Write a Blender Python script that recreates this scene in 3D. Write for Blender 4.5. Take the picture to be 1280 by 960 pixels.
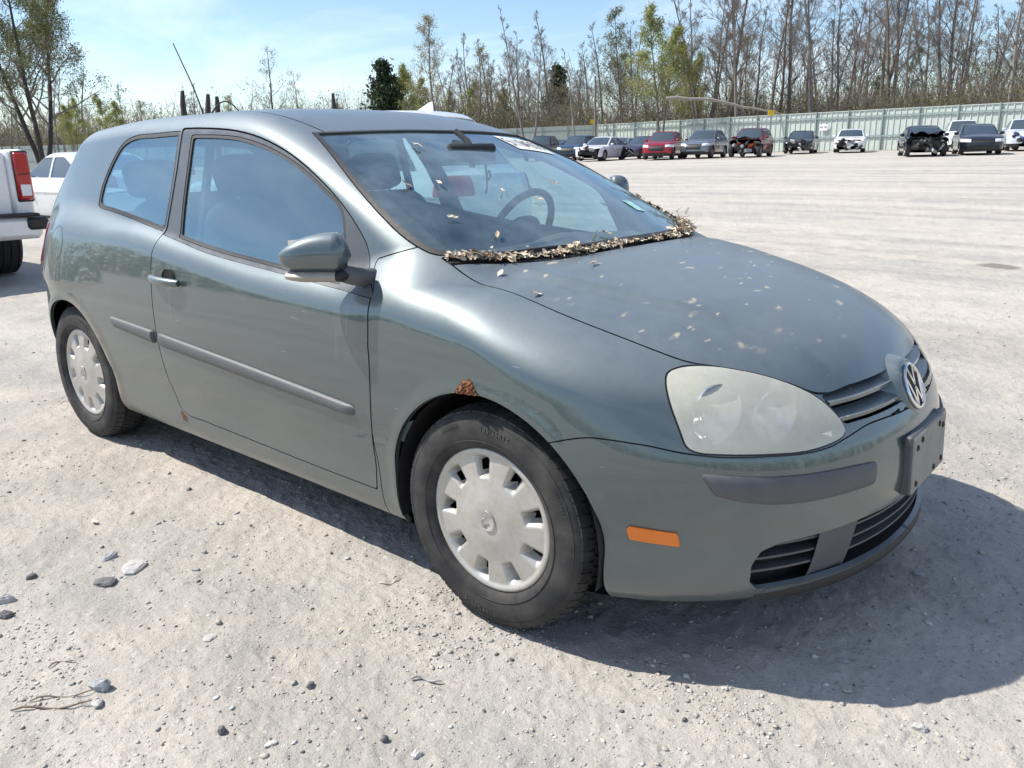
import bpy, math, random
import numpy as np
from mathutils import Matrix, Vector
R = math.radians
random.seed(7); RNG = np.random.default_rng(7)
scene = bpy.context.scene
for _o in list(bpy.data.objects): bpy.data.objects.remove(_o)

# ---------------------------------------------------------------- camera (a phone held at chest height beside the front wing)
CAM = Vector((1.3852, -2.3489, 1.2862)); CY, CP, CR = R(130.678), R(-15.816), R(-.853)
fw = Vector((math.cos(CP) * math.cos(CY), math.cos(CP) * math.sin(CY), math.sin(CP)))
rt = Vector((math.sin(CY), -math.cos(CY), 0)); up = rt.cross(fw)
rt, up = rt * math.cos(CR) + up * math.sin(CR), up * math.cos(CR) - rt * math.sin(CR)
cam = bpy.data.cameras.new('camera'); cam_ob = bpy.data.objects.new('camera', cam); scene.collection.objects.link(cam_ob)
cam_ob.matrix_world = Matrix(((rt.x, up.x, -fw.x, CAM.x), (rt.y, up.y, -fw.y, CAM.y), (rt.z, up.z, -fw.z, CAM.z), (0, 0, 0, 1)))
cam.sensor_width = 36; cam.lens = 36 * 1016.59 / 1280; cam.clip_start = .05; cam.clip_end = 3000
scene.camera = cam_ob

# ---------------------------------------------------------------- sky with thin high cloud, and the sun
SUN = Vector((-.70, -.37, 1.0)).normalized()
world = bpy.data.worlds.new('World'); scene.world = world; world.use_nodes = True
nt = world.node_tree; nt.nodes.clear()
def wn(t, **k):
    n = nt.nodes.new(t)
    for a, b in k.items(): setattr(n, a, b)
    return n
sky = wn('ShaderNodeTexSky', sky_type='NISHITA', sun_disc=False, sun_elevation=math.asin(SUN.z), sun_rotation=math.atan2(SUN.x, SUN.y), air_density=1.0, dust_density=.15, ozone_density=3.1)
bg = wn('ShaderNodeBackground'); out = wn('ShaderNodeOutputWorld')
tc = wn('ShaderNodeTexCoord'); sep = wn('ShaderNodeSeparateXYZ'); nt.links.new(tc.outputs['Generated'], sep.inputs[0])
zz = wn('ShaderNodeMath', operation='MAXIMUM'); zz.inputs[1].default_value = .0; nt.links.new(sep.outputs['Z'], zz.inputs[0])
za = wn('ShaderNodeMath', operation='ADD'); za.inputs[1].default_value = .13; nt.links.new(zz.outputs[0], za.inputs[0])
dv = wn('ShaderNodeVectorMath', operation='DIVIDE'); cmb = wn('ShaderNodeCombineXYZ')
for k in 'XYZ': nt.links.new(za.outputs[0], cmb.inputs[k])
nt.links.new(tc.outputs['Generated'], dv.inputs[0]); nt.links.new(cmb.outputs[0], dv.inputs[1])
mp = wn('ShaderNodeMapping'); mp.inputs['Scale'].default_value = (.55, .8, 0); mp.inputs['Rotation'].default_value = (0, 0, R(35)); mp.inputs['Location'].default_value = (3.1, .6, 0)
nt.links.new(dv.outputs[0], mp.inputs['Vector'])
no = wn('ShaderNodeTexNoise'); no.inputs['Scale'].default_value = 1.0; no.inputs['Detail'].default_value = 9; no.inputs['Roughness'].default_value = .58; no.inputs['Distortion'].default_value = .5
nt.links.new(mp.outputs[0], no.inputs['Vector'])
ramp = wn('ShaderNodeMapRange'); ramp.inputs['From Min'].default_value = .44; ramp.inputs['From Max'].default_value = .74; ramp.inputs['To Min'].default_value = .0; ramp.inputs['To Max'].default_value = .56; nt.links.new(no.outputs['Fac'], ramp.inputs['Value'])
mixc = wn('ShaderNodeMix', data_type='RGBA'); nt.links.new(ramp.outputs[0], mixc.inputs['Factor']); nt.links.new(sky.outputs[0], mixc.inputs['A']); mixc.inputs['B'].default_value = (8.6, 9.0, 9.9, 1)
nt.links.new(mixc.outputs['Result'], bg.inputs['Color']); bg.inputs['Strength'].default_value = .128
nt.links.new(bg.outputs[0], out.inputs[0])
sun = bpy.data.lights.new('sun', 'SUN'); sun.energy = 5.0; sun.angle = R(.53); sun.color = (1.0, .94, .85)
sun_ob = bpy.data.objects.new('sun', sun); scene.collection.objects.link(sun_ob)
sun_ob.rotation_euler = (-SUN).to_track_quat('-Z', 'Y').to_euler(); sun_ob.location = SUN * 50
vs = scene.view_settings; vs.view_transform = 'Standard'; vs.look = 'None'; vs.exposure = .40; vs.gamma = 1.0; vs.use_curve_mapping = False
scene.render.engine = 'CYCLES'
cy = scene.cycles; cy.use_denoising = True; cy.use_adaptive_sampling = True; cy.adaptive_threshold = .025; cy.max_bounces = 6; cy.transparent_max_bounces = 12; cy.transmission_bounces = 4; cy.glossy_bounces = 3; cy.diffuse_bounces = 2
cy.caustics_reflective = False; cy.caustics_refractive = False; cy.sample_clamp_indirect = 6
# ---------------------------------------------------------------- helpers
C = scene.collection
def tag(o, label=None, cat=None, group=None, kind=None):
    for k, v in (('label', label), ('category', cat), ('group', group), ('kind', kind)):
        if v: o[k] = v
    return o
def empty(name, loc=(0, 0, 0), rz=0, label=None, cat=None, group=None):
    o = bpy.data.objects.new(name, None); C.objects.link(o); o.location = loc; o.rotation_euler = (0, 0, rz); o.empty_display_size = .1
    return tag(o, label, cat, group)
def fast_mesh(name, V, T, N=None, mat=None):
    V = np.ascontiguousarray(V, np.float32); T = np.ascontiguousarray(T, np.int32); k = T.shape[1]
    me = bpy.data.meshes.new(name)
    me.vertices.add(len(V)); me.vertices.foreach_set('co', V.ravel())
    me.loops.add(T.size); me.loops.foreach_set('vertex_index', T.ravel())
    me.polygons.add(len(T)); me.polygons.foreach_set('loop_start', np.arange(0, T.size, k, dtype=np.int32)); me.polygons.foreach_set('loop_total', np.full(len(T), k, np.int32))
    me.update(calc_edges=True)
    if N is not None:
        me.polygons.foreach_set('use_smooth', np.ones(len(T), bool)); me.normals_split_custom_set_from_vertices(np.asarray(N, float).tolist())
    for m in (mat if isinstance(mat, (list, tuple)) else [mat]):
        if m: me.materials.append(m)
    return me
def obj(name, me, parent=None, loc=None, rot=None):
    o = bpy.data.objects.new(name, me); C.objects.link(o); o.parent = parent
    if loc is not None: o.location = loc
    if rot is not None: o.rotation_euler = rot
    return o
def copy_tree(o, parent=None):
    c = o.copy(); C.objects.link(c); c.parent = parent
    for ch in o.children: copy_tree(ch, c)
    return c
class MB:
    def __init__(s): s.v = []; s.f = []
    def add(s, V, F):
        b = len(s.v); s.v += [tuple(map(float, p)) for p in V]; s.f += [tuple(int(i) + b for i in q) for q in F]; return s
    def box(s, c, d, rz=0, ry=0, rx=0, bev=0):
        a, b, e = d[0] / 2, d[1] / 2, d[2] / 2
        M = Matrix.Translation(Vector(c)) @ Matrix.Rotation(rz, 4, 'Z') @ Matrix.Rotation(ry, 4, 'Y') @ Matrix.Rotation(rx, 4, 'X')
        if bev <= 0:
            P = [(x, y, z) for x in (-a, a) for y in (-b, b) for z in (-e, e)]
            F = [(0, 1, 3, 2), (4, 6, 7, 5), (0, 4, 5, 1), (2, 3, 7, 6), (0, 2, 6, 4), (1, 5, 7, 3)]
        else:
            t = bev; P = []; F = []
            for sx in (-1, 1):
                for sy in (-1, 1):
                    for sz in (-1, 1): P += [(sx * a, sy * (b - t), sz * (e - t)), (sx * (a - t), sy * b, sz * (e - t)), (sx * (a - t), sy * (b - t), sz * e)]
            ix = lambda x, y, z, k: ((x * 2 + y) * 2 + z) * 3 + k
            for q in (0, 1):
                F.append([ix(q, 0, 0, 0), ix(q, 0, 1, 0), ix(q, 1, 1, 0), ix(q, 1, 0, 0)][::1 if q == 0 else -1])
                F.append([ix(0, q, 0, 1), ix(1, q, 0, 1), ix(1, q, 1, 1), ix(0, q, 1, 1)][::1 if q == 0 else -1])
                F.append([ix(0, 0, q, 2), ix(0, 1, q, 2), ix(1, 1, q, 2), ix(1, 0, q, 2)][::1 if q == 0 else -1])
                for r in (0, 1):
                    F.append([ix(q, r, 0, 0), ix(q, r, 1, 0), ix(q, r, 1, 1), ix(q, r, 0, 1)]); F.append([ix(q, 0, r, 0), ix(q, 1, r, 0), ix(q, 1, r, 2), ix(q, 0, r, 2)]); F.append([ix(0, q, r, 1), ix(1, q, r, 1), ix(1, q, r, 2), ix(0, q, r, 2)])
                    for w in (0, 1): F.append([ix(q, r, w, 0), ix(q, r, w, 1), ix(q, r, w, 2)])
            F2 = []
            for f in F:
                p = [Vector(P[i]) for i in f]; n = (p[1] - p[0]).cross(p[2] - p[0]); cc = sum(p, Vector()) / len(p)
                F2.append(f if n.dot(cc) > 0 else f[::-1])
            F = F2
        return s.add([M @ Vector(p) for p in P], F)
    def tube(s, pts, rad, n=8, cap=True):
        pts = [Vector(p) for p in pts]; m = len(pts)
        rad = [rad] * m if isinstance(rad, (int, float)) else rad
        V = []; F = []; ref = None
        for i, p in enumerate(pts):
            d = (pts[min(i + 1, m - 1)] - pts[max(i - 1, 0)])
            d = d.normalized() if d.length > 1e-9 else Vector((0, 0, 1))
            if ref is None: ref = d.orthogonal().normalized()
            ref = (ref - d * ref.dot(d)); ref = ref.normalized() if ref.length > 1e-6 else d.orthogonal().normalized()
            q = d.cross(ref)
            for k in range(n):
                a = 2 * math.pi * k / n; V.append(p + (ref * math.cos(a) + q * math.sin(a)) * rad[i])
        for i in range(m - 1):
            for k in range(n): F.append((i * n + k, i * n + (k + 1) % n, (i + 1) * n + (k + 1) % n, (i + 1) * n + k))
        if cap: F += [tuple(range(n))[::-1], tuple(range((m - 1) * n, m * n))]
        return s.add(V, F)
    def lathe(s, prof, n=32, M=None, ring=False):
        # profile of (radius, height) turned about local z, then moved by M
        V = []; F = []; m = len(prof)
        for r, h in prof:
            for k in range(n):
                a = 2 * math.pi * k / n; V.append((r * math.cos(a), r * math.sin(a), h))
        for i in range(m - 1 + (1 if ring else 0)):
            j = (i + 1) % m
            for k in range(n): F.append((i * n + k, i * n + (k + 1) % n, j * n + (k + 1) % n, j * n + k))
        if M is not None: V = [M @ Vector(v) for v in V]
        return s.add(V, F)
    def prism(s, poly, z0, z1, M=None):
        n = len(poly); V = [(x, y, z0) for x, y in poly] + [(x, y, z1) for x, y in poly]
        F = [tuple(range(n))[::-1], tuple(range(n, 2 * n))] + [(k, (k + 1) % n, n + (k + 1) % n, n + k) for k in range(n)]
        if M is not None: V = [M @ Vector(v) for v in V]
        return s.add(V, F)
    def mesh(s, name, mat, smooth=None):
        me = bpy.data.meshes.new(name); me.from_pydata(s.v, [], s.f)
        for m in (mat if isinstance(mat, (list, tuple)) else [mat]): me.materials.append(m)
        if smooth is not None:
            me.polygons.foreach_set('use_smooth', [True] * len(me.polygons)); me.set_sharp_from_angle(angle=R(smooth))
        return me
    def build(s, name, mat, parent=None, smooth=None, loc=None, rot=None): return obj(name, s.mesh(name, mat, smooth), parent, loc, rot)
def blob(center, dims, e1=.8, e2=.8, n=20, m=12, M=None):
    V = []; F = []
    sp = lambda c, e: math.copysign(abs(c) ** e, c)
    for i in range(m + 1):
        b = -math.pi / 2 + math.pi * i / m
        for k in range(n):
            a = 2 * math.pi * k / n
            V.append((center[0] + dims[0] * sp(math.cos(b), e1) * sp(math.cos(a), e2), center[1] + dims[1] * sp(math.cos(b), e1) * sp(math.sin(a), e2), center[2] + dims[2] * sp(math.sin(b), e1)))
    for i in range(m):
        for k in range(n): F.append((i * n + k, i * n + (k + 1) % n, (i + 1) * n + (k + 1) % n, (i + 1) * n + k))
    if M is not None: V = [M @ Vector(v) for v in V]
    return V, F
# ---------------------------------------------------------------- materials
class Mat:
    def __init__(s, name, **k):
        s.m = bpy.data.materials.new(name); s.m.use_nodes = True; s.nt = s.m.node_tree; s.b = s.nt.nodes['Principled BSDF']; s.out = s.nt.nodes['Material Output']
        for a, v in k.items(): s.set(a, v)
    def set(s, a, v):
        i = s.b.inputs[a.replace('_', ' ')]
        if hasattr(v, 'is_linked') or isinstance(v, bpy.types.NodeSocket): s.nt.links.new(v, i)
        else: i.default_value = (*v, 1) if isinstance(v, tuple) and len(v) == 3 and i.type == 'RGBA' else v
    def n(s, t, ins=None, **k):
        x = s.nt.nodes.new(t)
        for a, b in k.items(): setattr(x, a, b)
        for a, b in (ins or {}).items():
            i = x.inputs[a]
            if isinstance(b, bpy.types.NodeSocket): s.nt.links.new(b, i)
            else: i.default_value = b
        return x
    def co(s, which='Object', scale=(1, 1, 1), rot=(0, 0, 0)):
        t = s.n('ShaderNodeTexCoord').outputs[which]
        return s.n('ShaderNodeMapping', {'Vector': t, 'Scale': scale, 'Rotation': rot}).outputs[0]
    def noise(s, vec, scale, detail=6, rough=.55, dist=0): return s.n('ShaderNodeTexNoise', {'Vector': vec, 'Scale': scale, 'Detail': detail, 'Roughness': rough, 'Distortion': dist}).outputs['Fac']
    def rng(s, v, a, b, c=0., d=1.): return s.n('ShaderNodeMapRange', {'Value': v, 'From Min': a, 'From Max': b, 'To Min': c, 'To Max': d}, clamp=True).outputs[0]
    def mix(s, f, a, b):
        c4 = lambda c: (*c, 1) if isinstance(c, tuple) and len(c) == 3 else c
        return s.n('ShaderNodeMix', {'Factor': f, 'A': c4(a), 'B': c4(b)}, data_type='RGBA').outputs['Result'] if False else s._mix(f, c4(a), c4(b))
    def _mix(s, f, a, b):
        x = s.nt.nodes.new('ShaderNodeMix'); x.data_type = 'RGBA'
        for i, v in ((0, f), (6, a), (7, b)):
            if isinstance(v, bpy.types.NodeSocket): s.nt.links.new(v, x.inputs[i])
            else: x.inputs[i].default_value = v
        return x.outputs[2]
    def math(s, op, a, b=0.):
        x = s.nt.nodes.new('ShaderNodeMath'); x.operation = op
        for i, v in ((0, a), (1, b)):
            if isinstance(v, bpy.types.NodeSocket): s.nt.links.new(v, x.inputs[i])
            else: x.inputs[i].default_value = v
        return x.outputs[0]
    def bump(s, h, strength=.3, dist=.01): s.set('Normal', s.n('ShaderNodeBump', {'Height': h, 'Strength': strength, 'Distance': dist}).outputs[0])
def plain(name, col, rough=.6, metal=0., var=.15, scale=30, coat=0., bump=0., spec=.5):
    M = Mat(name, Roughness=rough, Metallic=metal, Coat_Weight=coat)
    v = M.co(); f = M.noise(v, scale, 5)
    a = tuple(c * (1 - var) for c in col); b = tuple(min(1, c * (1 + var)) for c in col)
    M.set('Base Color', M.mix(f, a, b)); M.set('Roughness', M.rng(f, .3, .7, max(0, rough - .07), min(1, rough + .07))); M.b.inputs['Specular IOR Level'].default_value = spec
    if bump: M.bump(M.noise(v, scale * 4, 4), bump, .004)
    return M.m
def glass(name, tint, dust=.12, dust_skycol=(.55, .52, .46), refl=1.5, dscale=9, coat=0., rc=(1, 1, 1)):
    M = Mat(name); nt = M.nt; nt.nodes.remove(M.b)
    v = M.co()
    bf = M.n('ShaderNodeNewGeometry').outputs['Backfacing']; fr = M.n('ShaderNodeFresnel', {'IOR': M.rng(bf, 0, 1, refl, 1 / refl)}).outputs[0]; fr = M.math('ADD', fr, coat)
    tr = M.n('ShaderNodeBsdfTransparent', {'Color': (*tint, 1)}).outputs[0]
    gl = M.n('ShaderNodeBsdfAnisotropic', {'Color': (*rc, 1), 'Roughness': .02}).outputs[0]
    df = M.n('ShaderNodeBsdfDiffuse', {'Color': (*dust_skycol, 1)}).outputs[0]
    nz = M.math('MULTIPLY', M.noise(v, dscale, 8, .65), M.rng(M.noise(v, 2.3, 3), .25, .75, .5, 1.5))
    m1 = M.n('ShaderNodeMixShader', {0: M.rng(nz, .2, .8, dust * .35, dust * 2.1), 1: tr, 2: df}).outputs[0]
    m2 = M.n('ShaderNodeMixShader', {0: fr, 1: m1, 2: gl}).outputs[0]
    nt.links.new(m2, M.out.inputs['Surface']); return M.m
# ---------------------------------------------------------------- hatchback: implicit body form (metres, x forward from front axle, y left, z up)
_TAB = {}
def pchip(x, xs, ys):
    # monotone cubic through the points, read from a dense table
    k = (tuple(xs), tuple(ys))
    if k not in _TAB:
        a, b = xs[0] - 1.0, xs[-1] + 1.0; t = np.linspace(a, b, 8001); _TAB[k] = (t, pchip_exact(t, xs, ys))
    return np.interp(x, *_TAB[k])
def pchip_exact(x, xs, ys):
    xs = np.asarray(xs, float); ys = np.asarray(ys, float)
    h = np.diff(xs); d = np.diff(ys) / h
    m = np.zeros_like(ys)
    m[1:-1] = np.where(d[:-1] * d[1:] > 0, (h[:-1] + h[1:]) * 1.0 / ((h[:-1]) / np.where(d[1:] == 0, 1e-9, d[1:]) * 1.0 + (h[1:]) / np.where(d[:-1] == 0, 1e-9, d[:-1])), 0)
    m[0] = d[0]; m[-1] = d[-1]
    x = np.asarray(x, float)
    i = np.clip(np.searchsorted(xs, x) - 1, 0, len(xs) - 2)
    t = (x - xs[i]) / h[i]
    lo = t < 0; hi = t > 1
    tc = np.clip(t, 0, 1)
    y = ((1 + 2 * tc) * (1 - tc) ** 2) * ys[i] + (tc * (1 - tc) ** 2) * h[i] * m[i] + (tc * tc * (3 - 2 * tc)) * ys[i + 1] + (tc * tc * (tc - 1)) * h[i] * m[i + 1]
    y = np.where(lo, ys[0] + (x - xs[0]) * m[0], y)
    return np.where(hi, ys[-1] + (x - xs[-1]) * m[-1], y)
def rmax(a, b, r):
    return np.where((a > -r) & (b > -r), np.hypot(np.maximum(a + r, 0), np.maximum(b + r, 0)) - r, np.maximum(a, b))
def rmin(a, b, r): return -rmax(-a, -b, r)
def sstep(t): t = np.clip(t, 0, 1); return t * t * (3 - 2 * t)
AXF, AXR, ARZ = 0.0, -2.578, 0.318
def body(x, y, z):
    y = np.abs(y)
    # ---- lower body: plan ellipse at the nose and tail, section profile on the flanks
    w = pchip(z, [.12, .17, .20, .24, .30, .36, .45, .55, .62, .70, .80, .90, 1.0, 1.1], [.74, .79, .812, .832, .842, .846, .861, .871, .8735, .872, .864, .850, .83, .80])
    w = w + .004 * np.exp(-((x + .02) / .5) ** 2)
    for ax in (AXF, AXR):                                     # flared arches
        r = np.hypot(x - ax, (z - ARZ)); w = w + .005 * np.exp(-((r - .372) / .026) ** 2) * sstep((z - .15) / .12)
    w = w + .028 * sstep((.42 - z) / .2) * np.maximum(sstep((x - .1) / .25), sstep((-2.75 - x) / .2))
    xf = pchip(z, [.10, .17, .20, .23, .28, .36, .45, .52, .58, .62, .68, .74, .80, .90, 1.0], [.70, .79, .83, .85, .860, .868, .875, .871, .856, .838, .806, .768, .705, .52, .3])
    af = .73
    uf = np.maximum(0, x - (xf - af)) / af
    xr = pchip(z, [.15, .25, .45, .60, .80, 1.0, 1.1], [-3.22, -3.30, -3.33, -3.32, -3.26, -3.20, -3.16])
    ur = np.maximum(0, (xr + .66) - x) / .66
    n = 2.1
    vy = y / w
    uf = np.minimum(uf, 3); ur = np.minimum(ur, 3)
    side = np.where(x > -1, (uf ** n + vy ** n) ** (1 / n), (ur ** 2.3 + vy ** 2.3) ** (1 / 2.3))
    side = (side - 1) * .85
    hc = pchip(x, [-3.4, -2.5, -2.0, -1.5, -1.0, -.6, -.3, -.08, .15, .35, .5, .62, .72, .80, .9], [1.00, 1.02, 1.02, .985, .95, .945, .985, .985, .955, .917, .878, .835, .785, .72, .62])
    drop = pchip(x, [-1.0, -.5, -.2, .1, .35, .6, .8], [.0, .01, .028, .050, .060, .062, .05])
    yc = pchip(x, [-.4, -.1, .3, .6, .8], [.62, .575, .47, .37, .30])
    ridge = -.015 * sstep((y - yc) / .07 + .5) * sstep((x + .5) / .3)
    top = (z - (hc - drop * (y / .7) ** 2.2 + ridge)) * .96
    low = rmax(side, top, .105)
    low = rmax(low, (.185 - z), .02)
    # ---- greenhouse
    gb = pchip(x, [-3.4, -3.1, -2.8, -2.2, -1.5, -1.0, -.6, -.3, 0], [.64, .715, .76, .79, .80, .795, .772, .742, .70])
    g = gb - .30 * (z - .95) - .27 * np.maximum(0, z - .95) ** 2
    fs = (y - g) * .93
    ws = (x - (pchip(z, [.8, .99, 1.2, 1.4, 1.55], [.31, -.085, -.50, -.935, -1.28]) - .37 * y ** 2)) * .44
    tc = pchip(x, [-3.4, -3.0, -2.7, -2.2, -1.7, -1.3, -.95, -.5], [1.33, 1.424, 1.453, 1.478, 1.482, 1.464, 1.415, 1.28])
    rf = z - (tc - .05 * y ** 2 - .13 * y ** 4)
    tg = (pchip(z, [.8, .95, 1.05, 1.2, 1.40, 1.5], [-3.29, -3.25, -3.20, -3.09, -2.94, -2.85]) + .22 * y ** 2 - x) * .85
    gr = rmax(rmax(ws, rf, .14), fs, .062)
    gr = np.maximum(rmax(gr, tg, .06), .80 - z)
    return rmin(low, gr, .018 + .09 * sstep((-2.0 - x) / .7) + .055 * np.exp(-((x + .45) / .2) ** 2) * sstep((y - .62) / .06))
def grad(P, h=2e-3):
    x, y, z = P.T
    return np.stack([body(x + h, y, z) - body(x - h, y, z), body(x, y + h, z) - body(x, y - h, z), body(x, y, z + h) - body(x, y, z - h)], 1) / (2 * h)
def snap(P, it=4):
    for _ in range(it):
        f = body(*P.T); g = grad(P)
        P = P - np.clip(f / np.maximum((g * g).sum(1), 1e-6), -.02, .02)[:, None] * g
    return P
def surface_net(h, lo, hi, fn):
    n = [int(math.ceil((hi[k] - lo[k]) / h)) + 1 for k in range(3)]
    ax = [lo[k] + h * np.arange(n[k]) for k in range(3)]
    F = np.empty(n, np.float32)
    for i in range(0, n[0], 40):
        X, Y, Z = np.meshgrid(ax[0][i:i + 40], ax[1], ax[2], indexing='ij'); F[i:i + 40] = fn(X, Y, Z)
    S = F < 0
    c = np.zeros([k - 1 for k in n], np.int8)
    for a in (0, 1):
        for b in (0, 1):
            for d in (0, 1): c += S[a:n[0] - 1 + a, b:n[1] - 1 + b, d:n[2] - 1 + d]
    act = (c > 0) & (c < 8)
    ids = -np.ones(act.shape, np.int64); cells = np.argwhere(act); ids[act] = np.arange(len(cells))
    acc = np.zeros((len(cells), 3)); cnt = np.zeros(len(cells))
    I = cells.T
    corners = [(a, b, d) for a in (0, 1) for b in (0, 1) for d in (0, 1)]
    for p in corners:
        for k in range(3):
            if p[k]: continue
            q = list(p); q[k] = 1
            fa = F[I[0] + p[0], I[1] + p[1], I[2] + p[2]]; fb = F[I[0] + q[0], I[1] + q[1], I[2] + q[2]]
            m = (fa < 0) != (fb < 0)
            t = np.where(m, fa / np.where(m, fa - fb, 1), 0)
            e = np.zeros((len(cells), 3)); e[:] = p; e[:, k] += t
            acc[m] += e[m]; cnt[m] += 1
    V = np.array(lo) + h * (cells + acc / cnt[:, None])
    Q = []
    for k in range(3):
        sa = [slice(None)] * 3; sb = [slice(None)] * 3; sa[k] = slice(0, n[k] - 1); sb[k] = slice(1, n[k])
        d = S[tuple(sa)] != S[tuple(sb)]
        E = np.argwhere(d); u, v = [j for j in range(3) if j != k]
        ok = (E[:, u] > 0) & (E[:, v] > 0) & (E[:, u] < n[u] - 1) & (E[:, v] < n[v] - 1); E = E[ok]
        def cid(du, dv):
            e = E.copy(); e[:, u] -= du; e[:, v] -= dv; return ids[e[:, 0], e[:, 1], e[:, 2]]
        q = np.stack([cid(1, 1), cid(0, 1), cid(0, 0), cid(1, 0)], 1)
        fl = S[E[:, 0], E[:, 1], E[:, 2]]
        if k == 1: fl = ~fl
        q[~fl] = q[~fl][:, ::-1]
        Q.append(q)
    return V, np.concatenate(Q)
# ---------------------------------------------------------------- hatchback: materials
def make_paint():
    M = Mat('grey_green_metallic_paint', Metallic=.55, Roughness=.34, Coat_Weight=.85, Coat_Roughness=.06)
    v = M.co(); sx = M.n('ShaderNodeSeparateXYZ', {0: v}); X, Y, Z = sx.outputs
    geo = M.n('ShaderNodeNewGeometry'); nz = M.n('ShaderNodeSeparateXYZ', {0: geo.outputs['Normal']}).outputs[2]
    flake = M.noise(v, 900, 2)
    col = M.mix(flake, (.074, .102, .104), (.104, .137, .139))
    big = M.noise(v, 3.5, 8, .6); fine = M.noise(v, 26, 8, .65)
    # road film: low on the flanks, and settled dust on what faces up, its blue painted in for sky light
    low = M.math('MULTIPLY', M.rng(Z, .52, .20), M.rng(big, .25, .7, .35, 1.0))
    upf = M.math('MULTIPLY', M.rng(nz, .25, .85), M.rng(M.math('ADD', M.math('MULTIPLY', big, .6), M.math('MULTIPLY', fine, .4)), .3, .7, .34, .62))
    dust = M.math('MAXIMUM', M.math('MULTIPLY', low, .46), M.math('MULTIPLY', upf, .80))
    col = M.mix(dust, col, M.mix(M.rng(nz, .2, .7), (.24, .23, .205), (.24, .275, .315)))
    # pale leaf prints and droppings on the bonnet
    def spots(scale, lo, hi, thr, rot):
        vv = M.co(scale=(1, .45, 1), rot=(0, 0, rot))
        d = M.n('ShaderNodeTexNoise', {'Vector': vv, 'Scale': 40., 'Detail': 3.}).outputs['Color']
        w = M.n('ShaderNodeVectorMath', {0: vv, 1: M.n('ShaderNodeVectorMath', {0: d, 3: .035}, operation='SCALE').outputs[0]}, operation='ADD').outputs[0]
        vo = M.n('ShaderNodeTexVoronoi', {'Vector': w, 'Scale': scale}); pick = M.n('ShaderNodeSeparateColor', {0: vo.outputs['Color']}).outputs[0]
        return M.math('MULTIPLY', M.rng(vo.outputs['Distance'], hi, lo), M.math('GREATER_THAN', pick, thr))
    onhood = M.math('MULTIPLY', M.math('MULTIPLY', M.rng(nz, .8, .9), M.math('MULTIPLY', M.rng(X, -.3, -.1), M.rng(M.math('ABSOLUTE', Y), .66, .62))), M.rng(M.noise(v, 2.2, 2), .28, .44))
    sp = M.math('MULTIPLY', M.math('MAXIMUM', spots(17, .11, .21, .36, .5), spots(29, .11, .20, .52, 1.1)), onhood)
    sp = M.math('MULTIPLY', sp, M.rng(fine, .35, .55, .15, .9))
    col = M.mix(sp, col, (.42, .37, .28))
    # scuffs
    sc = M.noise(M.co(scale=(2, 2, 22), rot=(0, R(14), 0)), 5, 3)
    scf = M.math('MULTIPLY', M.rng(sc, .735, .76), .45)
    col = M.mix(scf, col, (.42, .44, .43))
    # rust: eaten front arch lip, the rear arch edge and the sill corner
    def near(px, pz, r0, r1, amp=.03, ns=30):
        dx = M.math('SUBTRACT', X, px); dz = M.math('SUBTRACT', Z, pz)
        d = M.math('SQRT', M.math('ADD', M.math('MULTIPLY', dx, dx), M.math('MULTIPLY', dz, dz)))
        return d, M.rng(M.math('ADD', d, M.math('MULTIPLY', M.math('SUBTRACT', M.noise(v, ns, 5), .5), amp)), r1, r0)
    side = M.math('LESS_THAN', Y, -.6)
    _, r3 = near(-1.655, .288, .016, .026, .06, 30)
    dr, _ = near(-2.578, .318, .1, .2)
    ring = M.math('MULTIPLY', M.math('MULTIPLY', M.rng(dr, .425, .372), M.rng(X, -2.66, -2.44)), M.rng(M.noise(v, 16, 7, .7), .40, .68))
    rust = M.math('MULTIPLY', r3, side)
    rcol = M.mix(M.noise(v, 60, 6, .7), (.028, .011, .007), (.21, .080, .034))
    col = M.mix(M.math('MULTIPLY', M.math('MULTIPLY', ring, side), .75), col, (.33, .25, .16))
    col = M.mix(rust, col, rcol)
    # run marks below the mirror foot and the handle
    run = M.math('MULTIPLY', M.math('MULTIPLY', M.rng(M.noise(M.co(scale=(60, 0, 2.2)), 1.0, 4), .56, .70), M.rng(Z, .66, .86)), M.math('MAXIMUM', M.rng(M.math('ABSOLUTE', M.math('ADD', X, .56)), .10, .02), M.rng(M.math('ABSOLUTE', M.math('ADD', X, 1.60)), .05, .01)))
    col = M.mix(M.math('MULTIPLY', M.math('MULTIPLY', run, M.rng(Z, .90, .82)), .5), col, (.36, .34, .29))
    M.set('Base Color', col)
    grime = M.math('MAXIMUM', dust, M.math('MAXIMUM', rust, sp))
    M.b.inputs['Coat IOR'].default_value = 1.75; M.set('Metallic', M.rng(grime, 0, .7, .60, .05)); M.set('Roughness', M.rng(grime, 0, .6, .34, .66))
    M.set('Coat Weight', M.rng(grime, .05, .75, .85, .12)); M.set('Coat Roughness', M.rng(grime, 0, .4, .03, .22))
    M.bump(M.math('ADD', M.math('MULTIPLY', M.noise(v, 55, 3), .05), M.math('MULTIPLY', rust, M.noise(v, 110, 5))), .35, .012)
    return M.m
PAINT = make_paint()
BLACKPL = plain('black_plastic', (.022, .022, .023), .55, var=.3, scale=40, bump=.05)
GREYPL = plain('faded_grey_plastic', (.100, .102, .106), .52, var=.25, scale=18, bump=.06)
RUBBER = plain('window_rubber', (.03, .03, .031), .6, var=.3, scale=60)
FRAMEM = plain('window_frame_satin', (.085, .092, .10), .36, var=.12, scale=20)
GLASSW = glass('windscreen_glass', (.80, .90, .87), .13, (.40, .52, .56), refl=1.7, coat=.09, rc=(.82, .96, 1.0))  # bluish veil of sky light painted into the dust and reflection colours
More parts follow.
